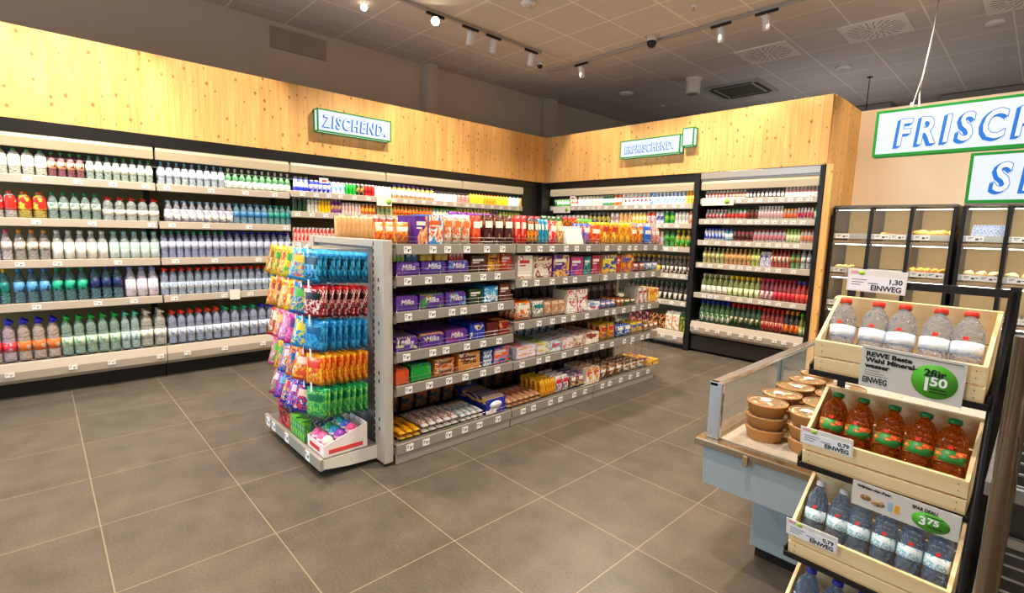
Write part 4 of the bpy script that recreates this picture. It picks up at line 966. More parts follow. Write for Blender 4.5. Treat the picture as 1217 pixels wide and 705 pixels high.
for i in range(5):
    for j in range(3):
        bm = bbox(-.017, .017, -.035, .035, 0, .145, .003)
        simple('sweets_pack', bm, art((('#1c1820', '#3878c8', '#c83888'), ('#1c1820', '#e8a020', '#282430'))[(i+j) % 2], 3.2), (-3.413+i*.0375, 1.165+j*.078, .128), 0, 'black pack in the dark red tray, %s from left, %s row' % (ORD[i], ORD[j]), 'pack', 'black packs in tray')
for i in range(6):
    for j in range(4):
        bm = bbox(-.018, .018, -.027, .027, 0, .125, .003)
        simple('sweets_box', bm, art((('#38a828', '#90d838', '#2058c0'), ('#2048b8', '#e8d838', '#48b038'))[0 if j < 1 else 1], 2.6), (-3.2+i*.0395, 1.135+j*.06, .123), 0, 'green and blue carton, %s from left, %s row, end shelf' % (ORD[i], ORD[j]), 'box', 'green and blue cartons')
tr = tray('egg_display_tray', .235, .27, .07, .15, mat('#f0e8e6', .45), (-2.825, 1.112, .123), 'white and red tray of surprise eggs on the end shelf')
obj('printed_band', bbox(-.08, .06, -.002, 0, .02, .045), mat('#d02028', .4), tr)
obj('printed_band', bbox(.1175, .119, .03, .24, .015, .04), mat('#e04848', .4), tr)
def egg_bm(r):
    bm = bmesh.new(); bmesh.ops.create_uvsphere(bm, u_segments=14, v_segments=10, radius=r)
    for v in bm.verts: v.co.z *= 1.3 if v.co.z > 0 else 1.08
    for f in bm.faces: f.material_index = 1 if f.calc_center_median().z > -.1*r and f.calc_center_median().z < .35*r else 0
    return bm
ec = [('#f06aa8','#f8e8f0','pink and white'),('#f06aa8','#f8e8f0','pink and white'),('#e8d8c8','#f0b8c8','cream'),('#38b060','#c8f0d0','green'),('#2898c8','#d0e8f8','light blue'),('#8838a8','#f0a8d8','purple'),('#20a090','#e8f8f0','teal'),('#3868c8','#f0f0f8','blue'),('#e0508a','#f8d8e8','rose')]
for k, (a, b, nme) in enumerate(ec):
    i, j = k % 3, k//3
    simple('surprise_egg', egg_bm(.035), [mat(a, .25), mat(b, .3)], (-2.895+i*.072, 1.155+j*.072, .19+j*.02), 0, '%s surprise egg, %s from left, %s row of the tray' % (nme, ORD[i], ORD[j]), 'egg', None, True)

# shelf goods
def front_box(w, d, h, cols, text_=None, lean=0):
    bm = bmesh.new(); v, fs = box(bm, -d, 0, -w/2, w/2, 0, h)
    fs[3].material_index = 1; fs[1].material_index = 1
    bmesh.ops.bevel(bm, geom=[e for e in bm.edges], offset=.0015, segments=1, affect='EDGES')
    box(bm, -.001, .0012, -w*.4, w*.3, h*.66, h*.8, 2); box(bm, -.001, .0012, -w*.4, w*.02, h*.54, h*.6, 2)
    dark = sum(lin(cols[0])[:3]) < .9
    return obj('carton_box', bm, [mat(cols[0], .35), art(cols, 1.7, .35, bias=.01), mat('#f0e8dc' if dark else cols[2], .4)])
def lettering(parent, s, size, w, h, col='#f4eef8'):
    return text('lettering', s, size, mat(col, .4), parent, T((.0012, 0, h*.38)) @ FACE_X, ext=.0006, off=.0006, xs=.95, shear=.25)
names_cat = {'pouch': ('snack_pouch', 'bag'), 'box': ('carton_box', 'box'), 'bar': ('wrapped_bar', 'bar'), 'flat': ('flat_carton', 'box'), 'bars': ('display_case', 'box')}
for z, place, blocks in GONDOLA:
    place = place.replace(' of the gondola', '').replace(' of the snack gondola', '').replace('bottom shelf', 'bottom gondola shelf').replace('top shelf', 'gondola top shelf')
    place = place if 'gondola' in place else place + ' of gondola'
    for (a, b, n, shape, h, d, rows, layers, cols, tx, desc) in blocks:
        if 'near bay' in place: b = min(b, 2.462)
        if 'far bays' in place: a = max(a, 2.485)
        p = (b-a)/n; w = p*.94; xf = GX-.03
        name, cat = names_cat[shape]
        if shape == 'bars':
            bm = bmesh.new(); D = d
            box(bm, -D, 0, -w/2, w/2, 0, .003); box(bm, -.003, 0, -w/2, w/2, .003, h*.86, 1); box(bm, -D, -D+.003, -w/2, w/2, .003, h)
            for s_ in (-1, 1): box(bm, -D+.003, -.003, s_*w/2-(.003 if s_ > 0 else 0), s_*w/2+(0 if s_ > 0 else .003), .003, h*.6)
            o = obj(name, bm, [mat(cols[0], .35), art(cols, 1.5, .35, bias=.06)]); o.location = (xf, (a+b)/2, z+.003)
            tag(o, '%s, %s' % (desc, place), cat)
            if tx: lettering(o, tx, min(.05, w*.3), w, h)
            if 'oval' in desc:
                bm = bmesh.new(); lathe(bm, [(0, 0), (.5, 0), (.5, .02), (0, .02)], 20)
                obj('oval_badge', bm, mat('#f0eef8', .4), o, M=T((.0, 0, h*.5)) @ FACE_X @ Matrix.Diagonal((w*.62, h*.45, .06, 1)))
            nb = rows; bw = (w-.01)/nb
            bm = bmesh.new(); box(bm, -D*.96, -.006, -bw*.44, bw*.44, 0, h*.93); bmesh.ops.bevel(bm, geom=bm.edges[:], offset=.0015, segments=1, affect='EDGES')
            pr_ = obj('chocolate_bar', bm, [art((cols[0], cols[2], cols[1]), 1.4, .3)])
            for k in range(nb):
                q = pr_ if k == 0 else pr_.copy()
                if k: link(q)
                q.location = (xf, (a+b)/2-w/2+.005+bw*(k+.5), z+.0065)
                tag(q, 'bar, %s from left in the %s' % (ORD[k], desc.replace(' picture', '')) + ', ' + place.replace(' of gondola', '').replace('gondola ', ''), 'bar', 'bars inside the ' + desc)
            continue
        if shape == 'pouch':
            bm = bmesh.new(); pillow(bm, w, h, min(d, .045)*1.0, mi=0, mic=1, crimp=.01, band=2); bm.transform(Matrix.Rotation(PI/2, 4, 'Z'))
            o = obj(name, bm, [art(cols, 2.4, .3), mat(cols[0], .3), mat('#f2e8d8' if sum(lin(cols[0])[:3]) < 1.2 else cols[1], .35)]); off = d/2
        elif shape == 'bar':
            bm = bmesh.new(); pillow(bm, w, d, h, mi=0, mic=1, crimp=.012, nx=6, nz=10); bm.transform(Matrix.Rotation(PI/2, 4, 'Z')); bm.transform(T((0, 0, h/2)) @ Matrix.Rotation(-PI/2, 4, 'Y'))
            o = obj(name, bm, [art(cols, 3.4, .3), mat(cols[0], .3)]); off = 0
        else:
            o = front_box(w, d, h, cols); o.name = name; off = 0
            if tx: lettering(o, tx, min(.045, w*.26), w, h, '#3a1c10')
        first = True
        stepx = d+.004 if shape != 'bar' else 0
        nr = min(rows, int(.5/max(stepx, .05))) if shape != 'bar' else 1
        for k in range(n):
            for rr in range(max(1, nr)):
                for ly in range(layers):
                    q = o if first else copy_tree(o); first = False
                    q.location = (xf-off-rr*stepx, a+(k+.5)*p, z+.003+ly*(h+.0015))
                    if shape == 'pouch': q.rotation_euler = (0, random.uniform(-.14, -.02), random.uniform(-.08, .08))
                    if shape == 'bar': q.rotation_euler = (0, 0, random.uniform(-.015, .015))
                    if desc.startswith('plain white'): q.rotation_euler = (0, -.35, 0)
                    bits = []
                    if n > 1: bits.append('%s from left' % ORD[k])
                    if nr > 1: bits.append('%s deep' % ORD[rr])
                    if layers > 1: bits.append(['bottom layer', 'top layer'][ly])
                    tag(q, '%s, %s%s' % (desc, (' '.join(bits)+', ') if bits else '', place), cat, ('%s on %s' % (desc, place)) if n*nr*layers > 1 else None)
# small boxes stacked on top of the purple cases, second shelf
for (y0, y1, n, c, nme) in ((1.53, 1.61, 3, ('#7ab828','#c8e060','#3a8a20'), 'lime green'), (1.62, 1.70, 2, ('#1878c8','#103a60','#58a8e0'), 'blue'), (1.72, 1.81, 2, ('#f0c838','#f4e088','#e8a820'), 'yellow'), (1.83, 1.93, 2, ('#f0cc40','#f4e8a0','#e8b020'), 'light yellow'), (1.94, 2.06, 4, ('#e02c1c','#f0e8e0','#b81810'), 'red'), (2.15, 2.24, 2, ('#f0ece0','#3a3028','#d8c890'), 'white and black')):
    p = (y1-y0)/n
    for k in range(n):
        o = front_box(p*.92, .12, .05, c); o.name = 'small_carton'; o.location = (GX-.07, y0+(k+.5)*p, 1.163+(.083 if y0 < 2.1 else .125)); tag(o, 'small %s carton stacked above the second near shelf, %s from left' % (nme, ORD[k]), 'box', '%s small cartons' % nme)
for k in range(7):
    bm = bmesh.new(); lathe(bm, [(0, 0), (.018, 0), (.018, .055), (.012, .06), (0, .06)], 10)
    simple('mint_tin', bm, art(('#e8c830', '#2a2418', '#f0e0a0'), 3), (-2.85, 2.58+k*.06, .788), 0, 'yellow and black tin behind the orange candy bag, %s from left' % ORD[k], 'tin', 'yellow tins')
# packs standing along the spine behind the front rows
for (z, y0, y1, n, h, cols, nme, where) in ((.948, 1.55, 2.42, 8, .15, ('#4a2418', '#8a5028', '#281410'), 'dark brown chocolate pouch', 'third near shelf'),
        (.703, 1.55, 2.42, 8, .17, ('#5a3020', '#b08858', '#3a1c14'), 'brown nut chocolate pouch', 'fourth near shelf'),
        (.495, 1.55, 2.42, 7, .14, ('#6a4428', '#c89850', '#3a2014'), 'caramel brown pouch', 'fifth near shelf'),
        (.125, 1.56, 2.42, 7, .2, ('#3a4858', '#a86838', '#1c2028'), 'slate blue pouch', 'bottom near shelf'),
        (.785, 2.9, 3.42, 5, .2, ('#241c18', '#584438', '#100c0a'), 'black liquorice pouch', 'third far shelf'),
        (.49, 2.56, 3.42, 9, .16, ('#3a68a8', '#d8e0e8', '#a8b8c8'), 'blue and white biscuit pouch', 'fourth far shelf'),
        (.49, 3.52, 4.4, 8, .2, ('#5a2a20', '#c8883a', '#2a2038'), 'brown and amber cookie pouch', 'fourth far shelf'),
        (.125, 2.56, 4.4, 14, .22, ('#282830', '#7a4a28', '#484858'), 'dark cookie pouch', 'bottom far shelf'),
        (.785, 3.5, 4.4, 8, .16, ('#3c3430', '#b8a898', '#6a2820'), 'grey-brown wafer pouch', 'third far shelf')):
    p = (y1-y0)/n
    bm = bmesh.new(); pillow(bm, p*.93, h, .035, mi=0, mic=1, crimp=.01, band=2); bm.transform(Matrix.Rotation(PI/2, 4, 'Z'))
    o = obj('snack_pouch', bm, [art(cols, 2.6, .35), mat(cols[0], .35), mat(cols[1], .4)])
    for k in range(n):
        q = o if k == 0 else o.copy()
        if k: link(q)
        q.location = (-3.045, y0+(k+.5)*p, z+.002); q.rotation_euler = (0, random.uniform(-.03, .05), random.uniform(-.06, .06))
        tag(q, '%s, %s from left against the spine, %s of gondola' % (nme, ORD[k], where), 'bag', '%ses on the %s' % (nme, where))
# far side of the top shelf
for (a, b, n, shape, h, cols, desc) in FAR_TOP:
    p = (b-a)/n
    bm = bmesh.new(); pillow(bm, max(.05, p*1.2 if p < .08 else p*.95), h, .04, mi=0, mic=1, crimp=.01); bm.transform(Matrix.Rotation(PI/2-.35 if p < .08 else PI/2, 4, 'Z'))
    o = obj('snack_pouch', bm, [art(cols, 3, .4), mat(cols[0], .4)])
    for k in range(n):
        q = o if k == 0 else o.copy()
        if k: link(q)
        q.location = (-3.38, a+(k+.5)*p, 1.35); q.rotation_euler = (0, random.uniform(-.06, .06), random.uniform(-.05, .05))
        tag(q, '%s on the far side of the gondola top, %s from left' % (desc, ORD[k]), 'bag', desc+'s on the far side')

# ------------------------------------------------------------------ service counter with bowls
PANEL = mat('#98a5aa', .4)
ct = thing('chilled_counter', 'pale blue-grey chilled island counter with steel rim and glass guard', 'counter', (-.5, 2.8, 0)); M = T(-ct.location)
def cpart(n, bm, m, par=ct): return obj(n, bm, m, par, M=M)
cpart('plinth', bbox(-.78, -.02, 2.28, 3.75, .05, .42, .004), PANEL)
cpart('kick_strip', bbox(-.76, -.04, 2.3, 3.73, 0, .05), BLACK)
bm = bmesh.new()
for k in range(9):
    for j in range(2): box(bm, -.56+j*.09, -.52+j*.09, 2.2785, 2.2802, .1+k*.03, .108+k*.03)
cpart('vent_slots', bm, mat('#6a767c', .4))
bm = bmesh.new(); prism(bm, [(2.28, .42), (2.01, .40), (1.995, .57), (2.28, .57)], 'x', -.90, .02); prism(bm, [(2.28, .42), (3.8, .42), (3.8, .57), (2.28, .57)], 'x', -.90, .02)
cpart('body_panel', bm, PANEL)
bm = bbox(-.935, .05, 1.98, 3.85, .57, .60, .005); cpart('steel_rim', bm, mat('#9a886e', .25, metal=.8))
cpart('cool_well', bbox(-.85, 0, 2.04, 3.78, .601, .606), mat('#d8cfc0', .3, metal=.5))
cpart('bumper_clip', bbox(-.73, -.71, 1.972, 1.981, .545, .59, .002), mat('#a89070', .3, metal=.6))
cpart('guard_post', bbox(-.905, -.85, 2.02, 2.045, .6, .845, .003), CHROME)
cpart('guard_post', bbox(-.895, -.875, 2.78, 2.82, .6, .84, .003), mat('#3a5a68', .3))
cpart('guard_post', bbox(-.905, -.86, 3.76, 3.79, .6, .845, .003), CHROME)
cpart('glass_guard', bbox(-.884, -.878, 2.045, 3.76, .605, .825), mat('#dfe9e4', .03, alpha=.16))
cpart('guard_rail', bbox(-.908, -.868, 2.02, 3.79, .825, .845, .004), CHROME)
cpart('glass_guard', bbox(-.86, 0, 3.765, 3.771, .605, .825), mat('#dfe9e4', .03, alpha=.16))
KR = mat('#a9763c', .6)
def make_bowl(r, h, top):
    bm = bmesh.new(); lathe(bm, [(0, 0), (r*.84, 0), (r*.97, h*.85), (r*1.02, h*.9), (r*1.02, h), (r*.97, h)], 28)
    o = obj('salad_bowl', bm, KR, smooth=True)
    bm = bmesh.new(); lathe(bm, [(r*.965, h*.93), (r*.7, h*.97), (0, h*.99)], 24); obj('salad', bm, art(('#a04a14', '#2c6410', '#e8d4b0'), 4.5, .5, seed=int(top)), o)
    bm = bmesh.new(); lathe(bm, [(r*1.0, h*1.0), (r*.99, h*1.03), (r*.9, h*1.05), (0, h*1.06)], 28); obj('clear_lid', bm, mat('#ffffff', .05, alpha=.04), o, True)
    bm = bmesh.new(); lathe(bm, [(0, h*1.062), (r*.28, h*1.062), (r*.28, h*1.07), (0, h*1.07)], 18); obj('round_sticker', bm, mat('#f2efe8', .5), o, M=T((-.01, .01, 0)))
    return o
b0 = make_bowl(.078, .051, 1); firstb = True
for cl, (cx, lst) in enumerate(((-.73, [2.19, 2.36, 2.53, 2.70, 2.87]), (-.565, [2.19, 2.36, 2.53, 2.70]))):
    for i, yy in enumerate(lst):
        for k in range(3):
            q = b0 if firstb else copy_tree(b0); firstb = False
            q.location = (cx, yy, .607+k*.0535); q.rotation_euler = (0, 0, i*1.7+cl)
            tag(q, 'kraft salad bowl, %s of its stack, %s stack from front, %s column' % (['bottom', 'middle', 'top'][k], ORD[i], ['left', 'right'][cl]), 'bowl', 'kraft salad bowls on the counter')

# ------------------------------------------------------------------ crate rack
th, ph, Wc = -.039, .17, .4
ax_a = Vector((math.cos(th), math.sin(th), 0)); ax_b = Vector((-math.sin(th), math.cos(th), 0)); U = Vector((0, 0, 1))
BK = ax_b*math.cos(ph)+U*math.sin(ph); UP = U*math.cos(ph)-ax_b*math.sin(ph)   # crate's own depth and height axes
DC, HF, HB = .207, .105, .2
tiers = [(1.134, 0), (.828, .018), (.53, .059), (.235, .085)]
def crate_matrix(i):
    z, dy = tiers[i]; FL = Vector((-.467, 1.765, z))-ax_b*dy
    o = FL-UP*HF
    m = Matrix((ax_a, BK, UP)).transposed().to_4x4(); m.translation = o; return m
def make_crate():
    bm = bmesh.new()
    box(bm, 0, Wc, 0, .012, 0, HF*.46); 
    o = obj('wooden_crate', bmesh_slats(), CRATEW)
    return o
def bmesh_slats():
    bm = bmesh.new(); t = .01
    box(bm, 0, Wc, 0, DC, 0, .008)
    return bm
rack_names = ['topmost', 'second', 'third', 'lowest']
content = ['red-capped water bottles', 'amber iced tea bottles', 'water bottles with blue-white labels', 'blue-capped water bottles']
CM = []
for i in range(4):
    m = crate_matrix(i); CM.append(m)
    o = thing('wooden_crate', '%s pine crate on the rack, filled with %s' % (rack_names[i], content[i]), 'crate', group=None)
    o.matrix_world = m
    t = .01
    obj('crate_floor', bbox(t, Wc-t, t, DC-t, .002, .008), CRATEW, o)
    obj('front_slat', bbox(0, Wc, 0, t, 0, .047, .0015), CRATEW, o); obj('front_slat', bbox(0, Wc, 0, t, .053, HF, .0015), CRATEW, o)
    obj('back_slat', bbox(0, Wc, DC-t, DC, 0, .095, .0015), CRATEW, o); obj('back_slat', bbox(0, Wc, DC-t, DC, .1, HB, .0015), CRATEW, o)
    for s in (0, 1):
        bm = bmesh.new(); prism(bm, [(t, 0), (DC-t, 0), (DC-t, HB-.004), (t, HF-.002)], 'x', s*(Wc-t), s*(Wc-t)+t); obj('side_board', bm, CRATEW, o)
        for zz in (.015, .035, .07, .09):
            bm = bmesh.new(); lathe(bm, [(0, 0), (.0016, 0), (.0016, .0008), (0, .0008)], 6)
            obj('nail', bm, mat('#5a4a38'), o, M=T((.02+s*(Wc-.04), 0, zz)) @ FACE_Y)
def rack_bottle(body, label, accent, cap, caph, dark=False):
    bm_, lb, cp = bottle_bms('water', .205, .036, wob=.0, seg=20)
    g = glass(body, .86, 1.36, .03, .7, 75)
    o = obj('drink_bottle', bm_, g, smooth=True)
    obj('label_band', lb, art(label, 2.2, .4, bias=.03), o, True); obj('bottle_cap', cp, mat(cap, .35), o, True)
    bm = bmesh.new(); box(bm, -.006, .006, -.037, -.036, .118, .127); obj('label_tab', bm, mat('#e02818', .4), o) if accent else bm.free()
    return o
spec = [('#e4eeff', ('#e8eef6', '#c8d4e8', '#f4f4f8'), True, '#e03418', 5, 'clear water bottle with red cap'),
        ('#e8801c', ('#2f8a3a', '#e8481c', '#f0c060'), True, '#1f7a3a', 5, 'amber iced tea bottle with green cap'),
        ('#bcd6fb', ('#e6f0f4', '#7ac0d4', '#f0f6f8'), True, '#e6e6ea', 6, 'clear bottle with white and aqua label'),
        ('#b4d0fa', ('#dfe8f0', '#6a8ac8', '#f0f0f8'), True, '#2a2fa8', 5, 'water bottle with dark blue cap')]
for i, (bd, lbm, ac, cap, n, desc) in enumerate(spec):
    proto = rack_bottle(bd, lbm, ac, cap, 0)
    pitch = (Wc-.03)/n
    for k in range(n):
        q = proto if k == 0 else copy_tree(proto)
        sc = min(1, pitch/.0735)
        yaw = random.uniform(-.1, .1); lean = -.5
        side = -.06 if (i == 0 and k == 0) else random.uniform(-.03, .03)
        lm = T((.015+pitch*(k+.5), .048, .026)) @ Matrix.Rotation(lean, 4, 'X') @ Matrix.Rotation(side, 4, 'Y') @ Matrix.Rotation(yaw, 4, 'Z') @ Matrix.Diagonal((sc, sc, 1, 1))
        q.matrix_world = CM[i] @ lm
        tag(q, '%s, %s from left in the %s rack crate' % (desc, ORD[k], rack_names[i]), 'bottle', desc+'s in the %s crate' % rack_names[i])
# rack frame
rk = thing('crate_rack', 'black metal rack holding four sloped pine crates', 'rack', (-.3, 1.9, 0)); RM = T(-rk.location)
def rp(n, bm, m, par=rk): return obj(n, bm, m, par, M=RM)
def loc_pt(a, b, z): p = Vector((-.467, 1.765, z))+ax_a*a+ax_b*b; return (p.x, p.y, p.z)
for a in (-.016, Wc+.016):
    au = .03 if a < 0 else a
    p = loc_pt(au, .2, 0); rp('upright', bbox(p[0]-.012, p[0]+.012, 1.9705, 1.9785, 0, 1.33, .002), BLACK)
    if a > 0:
        bm = bmesh.new(); tube(bm, [loc_pt(a, -.06, 0.02), loc_pt(a, -.03, .6), loc_pt(a, .05, 1.12), loc_pt(a, .15, 1.32)], .009, 4); rp('front_strut', bm, BLACK)
    bm = bmesh.new(); tube(bm, [loc_pt(au, -.1, .015), loc_pt(au, .19, .015)], .012, 4); rp('foot', bm, BLACK)
for zz in (1.31, .06): rp('cross_bar', bbox(-.44, -.05, 1.966, 1.9705, zz-.012, zz+.012, .001), BLACK)
for i in range(4):
    bm = bmesh.new(); box(bm, -.012, Wc+.012, .0, DC, -.014, -.002); box(bm, -.012, Wc+.012, -.006, .0, -.014, .004)
    bm.transform(CM[i]); rp('crate_tray', bm, BLACK)
    bm = bmesh.new()
    for s in (-.012, Wc+.009):
        prism(bm, [(0, -.014), (DC+.03, -.014), (DC+.03, .06), (0, .02)], 'x', s-.001, s+.004)
    bm.transform(CM[i]); rp('tray_cheek', bm, BLACK)
# signs on crates
INKM = mat('#1a1a1a', .6)
def board(name, label, m, w, h, base='#d8d2c8'):
    t = thing(name, label, 'sign'); t.matrix_world = m
    obj('card', bbox(0, w, -.002, 0, 0, h, .0006), mat(base, .5), t); return t
def btext(t, s, size, x, z, m=INKM, xs=1, off=.0004, y=-.0026, align='LEFT', shear=0):
    return text('lettering', s, size, m, t, T((x, y, z)) @ FACE_Y, ext=.0003, off=off, xs=xs, align=align, shear=shear)
def disc(t, cx, cz, rx, rz_, m, y=-.0028, nme='green_circle'):
    bm = bmesh.new(); lathe(bm, [(0, 0), (1, 0), (1, .3), (0, .3)], 32); obj(nme, bm, m, t, M=T((cx, y+.0005, cz)) @ FACE_Y @ Matrix.Diagonal((rx, rz_, .002, 1)))
GRN = mat('#4fae2a', .5)
t = board('price_board', 'grey price board 2für 1.50 on the topmost crate', CM[0] @ T((.125, -.006, -.012)) @ Matrix.Rotation(.03, 4, 'Y'), .235, .128)
btext(t, 'REWE Beste', .019, .012, .098, xs=1.1, off=.0009); btext(t, 'Wahl Mineral-', .019, .012, .080, xs=1.1, off=.0009); btext(t, 'wasser', .019, .012, .062, xs=1.1, off=.0009)
btext(t, 'EINWEG', .026, .008, .014, xs=.62, off=.0005)
for k in range(3): obj('fine_print', bbox(.012, .05+.01*k, -.0025, -.002, .052-k*.007, .0535-k*.007), mat('#6a665e'), t)
obj('top_edge', bbox(.008, .227, -.003, -.002, .118, .1205), mat('#6a665e'), t)
disc(t, .172, .058, .05, .05, GRN)
btext(t, '2für', .029, .172, .073, align='CENTER', off=.0009, y=-.0042)
btext(t, '1', .055, .143, .03, mat('#ffffff'), off=.0009, y=-.0042); btext(t, '50', .036, .163, .047, mat('#ffffff'), off=.0009, y=-.0042, xs=1.05)
obj('fine_print', bbox(.165, .2, -.0046, -.004, .036, .039), INKM, t); obj('fine_print', bbox(.165, .203, -.0046, -.004, .027, .03), INKM, t)
t = board('price_board', 'grey SPAR DEAL price board under the second crate', CM[1] @ T((.145, -.008, -.075)) @ Matrix.Rotation(.02, 4, 'Y'), .25, .082)
btext(t, 'Wählen-der-Paar', .012, .012, .066, xs=1.0, off=.0005); btext(t, 'SPAR DEAL!', .015, .145, .058, xs=.72, off=.0005)
disc(t, .188, .03, .042, .029, GRN); btext(t, '3', .036, .162, .018, mat('#ffffff'), y=-.0042, off=.0008); btext(t, '75', .024, .181, .027, mat('#ffffff'), y=-.0042, off=.0008, xs=1.1)
obj('fine_print', bbox(.175, .215, -.0046, -.004, .048, .051), INKM, t); obj('fine_print', bbox(.182, .215, -.0046, -.004, .016, .019), INKM, t)
obj('printed_bottle', bbox(.09, .101, -.0026, -.002, .02, .05, .0002), mat('#9fb8d8'), t); obj('printed_bottle', bbox(.106, .118, -.0026, -.002, .02, .046, .0002), mat('#e8a828'), t)
disc(t, .035, .036, .014, .01, art(('#6a3a1c', '#c8a060', '#3a2818'), 5), nme='printed_food'); disc(t, .066, .03, .017, .011, art(('#8a4a20', '#e0d0a0', '#4a6a28'), 5), nme='printed_food')
def einweg(label, m, price, w=.15, h=.062):
    t = board('price_card', label, m, w, h, '#e4ddd6')
    obj('white_field', bbox(.006, w-.004, -.0026, -.002, .004, h*.7), mat('#ecebf0'), t)
    obj('brand_mark', bbox(.008, .028, -.0026, -.002, h*.8, h*.92), mat('#e09aa0'), t); disc(t, .038, h*.84, .009, .007, mat('#a8cc3c'), nme='round_mark')
    btext(t, price, h*.3, w-.01, h*.43, align='RIGHT', off=.0006); btext(t, 'EINWEG', h*.33, w-.01, h*.1, align='RIGHT', xs=.9, off=.0006, y=-.003)
    for k in range(3): obj('fine_print', bbox(.012, .055-.008*k, -.003, -.0026, h*.52-k*.008, h*.52-k*.008+.002), mat('#55565c'), t)
    obj('fine_print', bbox(.058, .085, -.003, -.0026, h*.38, h*.42), mat('#55565c'), t)
    return t
einweg('price card 1.30 EINWEG on the rack above the topmost crate', T((-.442, 1.955, 1.283)) @ Matrix.Rotation(.02, 4, 'Y'), '1,30', .158, .072)
einweg('price card 0.79 EINWEG at the left of the second crate', CM[1] @ T((-.004, -.008, .078)) @ Matrix.Rotation(.0, 4, 'Y'), '0,79', .145, .058)
einweg('price card 0.79 EINWEG at the left of the third crate', CM[2] @ T((-.004, -.008, .078)) @ Matrix.Rotation(.0, 4, 'Y'), '0,79', .145, .058)

# neighbouring chrome rack at the right edge
r2 = thing('wire_rack', 'chrome and brown steel rack at the right photo edge', 'rack', (.2, 1.6, 0)); RM2 = T(-r2.location)
BR = mat('#8d7d68', .18, metal=.9)
bm = bmesh.new(); tube(bm, [(-.004, 1.163, 0), (-.004, 1.163, 1.3)], .0155, 16); obj('front_post', bm, BR, r2, M=RM2)
bm = bmesh.new(); tube(bm, [(.42, 1.163, 0), (.42, 1.163, 1.34)], .02, 16); obj('front_post', bm, BR, r2, M=RM2)
for x in (-.02, .42):
    bm = bmesh.new(); tube(bm, [(x, 1.9, 0), (x, 1.9, 1.2)], .009, 8); obj('rear_post', bm, CHROME, r2, M=RM2)
for z in (1.02, .64, .25):
    bm = bmesh.new()
    box(bm, -.027, -.012, 1.19, 1.89, z-.012, z+.012); box(bm, .41, .43, 1.19, 1.89, z-.012, z+.012); box(bm, -.018, .41, 1.87, 1.89, z-.012, z+.012); box(bm, -.018, .41, 1.19, 1.2, z-.012, z+.012)
    for k in range(9): box(bm, -.018, .41, 1.24+k*.07, 1.245+k*.07, z-.002, z+.002)
    obj('wire_shelf', bm, CHROME, r2, M=RM2)
obj('rear_panel', bbox(0, .4, 1.905, 1.915, .1, 1.1), mat('#3a352e', .5), r2, M=RM2)

# ------------------------------------------------------------------ ceiling fittings
def ceil_thing(name, label, cat, x, y, rz=0, group=None): return thing(name, label, cat, (x, y, 3.7), rz, group)
t = ceil_thing('lighting_track', 'grey ceiling track above the left timber header', 'track', -4.65, 2.9)
obj('track_bar', bbox(-.018, .018, -1.9, 1.9, -.03, 0, .003), mat('#a49a90', .4), t)
t = ceil_thing('lighting_track', 'grey ceiling track running across above the back header', 'track', -2.6, 5.42)
obj('track_bar', bbox(-2.5, 2.3, -.018, .018, -.03, 0, .003), mat('#a49a90', .4), t)
SPM = mat('#d9d3cb', .4)
def track_spot(x, y, along, label, aim):
    t = ceil_thing('track_spotlight', label, 'lamp', x, y, 0, 'ceiling track spotlights')
    obj('adapter', bbox(*( (-.012, .012, -.11, .11) if along == 'y' else (-.11, .11, -.012, .012)), -.055, -.03, .003), BLACK, t)
    d = Vector(aim).normalized(); q = Vector((0, 0, -1)).rotation_difference(d).to_matrix().to_4x4()
    Mx = T((0, 0, -.09)) @ q
    bm = bmesh.new(); tube(bm, [(0, 0, -.055), (0, 0, -.09)], .006, 6); obj('stem', bm, SPM, t)
    bm = bmesh.new(); lathe(bm, [(0, .02), (.036, .02), (.038, .01), (.038, -.12), (.03, -.12), (.028, -.10)], 18); obj('lamp_head', bm, SPM, t, True, M=Mx)
    bm = bmesh.new(); lathe(bm, [(0, -.105), (.029, -.105), (.029, -.1), (0, -.1)], 16); obj('lens', bm, mat('#fff0d8', .4, emit=5), t, M=Mx)
    return t
for i, (x, y) in enumerate(((-4.65, 3.67), (-4.65, 4.01), (-4.65, 4.63))): track_spot(x, y, 'y', 'white track spotlight on the left track, %s from the bright lamp' % ORD[i], (-.3, .1, -1))
for i, (x, y) in enumerate(((-4.5, 5.42), (-2.62, 5.42), (-2.16, 5.42))): track_spot(x, y, 'x', 'white track spotlight on the cross track, %s from the corner' % ORD[i], (0, .3, -1))
# glaring lamp
t = ceil_thing('ceiling_spotlight', 'glaring lit ceiling spotlight on the left track', 'lamp', -4.65, 3.2)
obj('adapter', bbox(-.012, .012, -.11, .11, -.055, -.03, .003), BLACK, t)
aim = (Vector((0, 0, 1.45))-Vector((-4.65, 3.2, 3.6))).normalized(); q = Vector((0, 0, -1)).rotation_difference(aim).to_matrix().to_4x4(); Mx = T((0, 0, -.1)) @ q
bm = bmesh.new(); lathe(bm, [(0, .03), (.045, .03), (.047, -.09), (.04, -.09)], 18); obj('lamp_head', bm, SPM, t, True, M=Mx)
bm = bmesh.new(); lathe(bm, [(0, -.088), (.04, -.088), (.04, -.08), (0, -.08)], 18); obj('lens', bm, mat('#fff2d0', .4, emit=60), t, M=Mx)
t = ceil_thing('ceiling_globe', 'small lit round lamp near the top left of the ceiling', 'lamp', -5.03, 2.59)
bm = bmesh.new(); bmesh.ops.create_uvsphere(bm, u_segments=14, v_segments=8, radius=.035, matrix=T((0, 0, -.04))); obj('globe', bm, mat('#fff2dc', .4, emit=6), t, True)
obj('globe_collar', bbox(-.02, .02, -.02, .02, -.012, 0, .003), SPM, t)
t = ceil_thing('security_camera', 'black dome security camera on the cross track', 'camera', -3.37, 5.3)
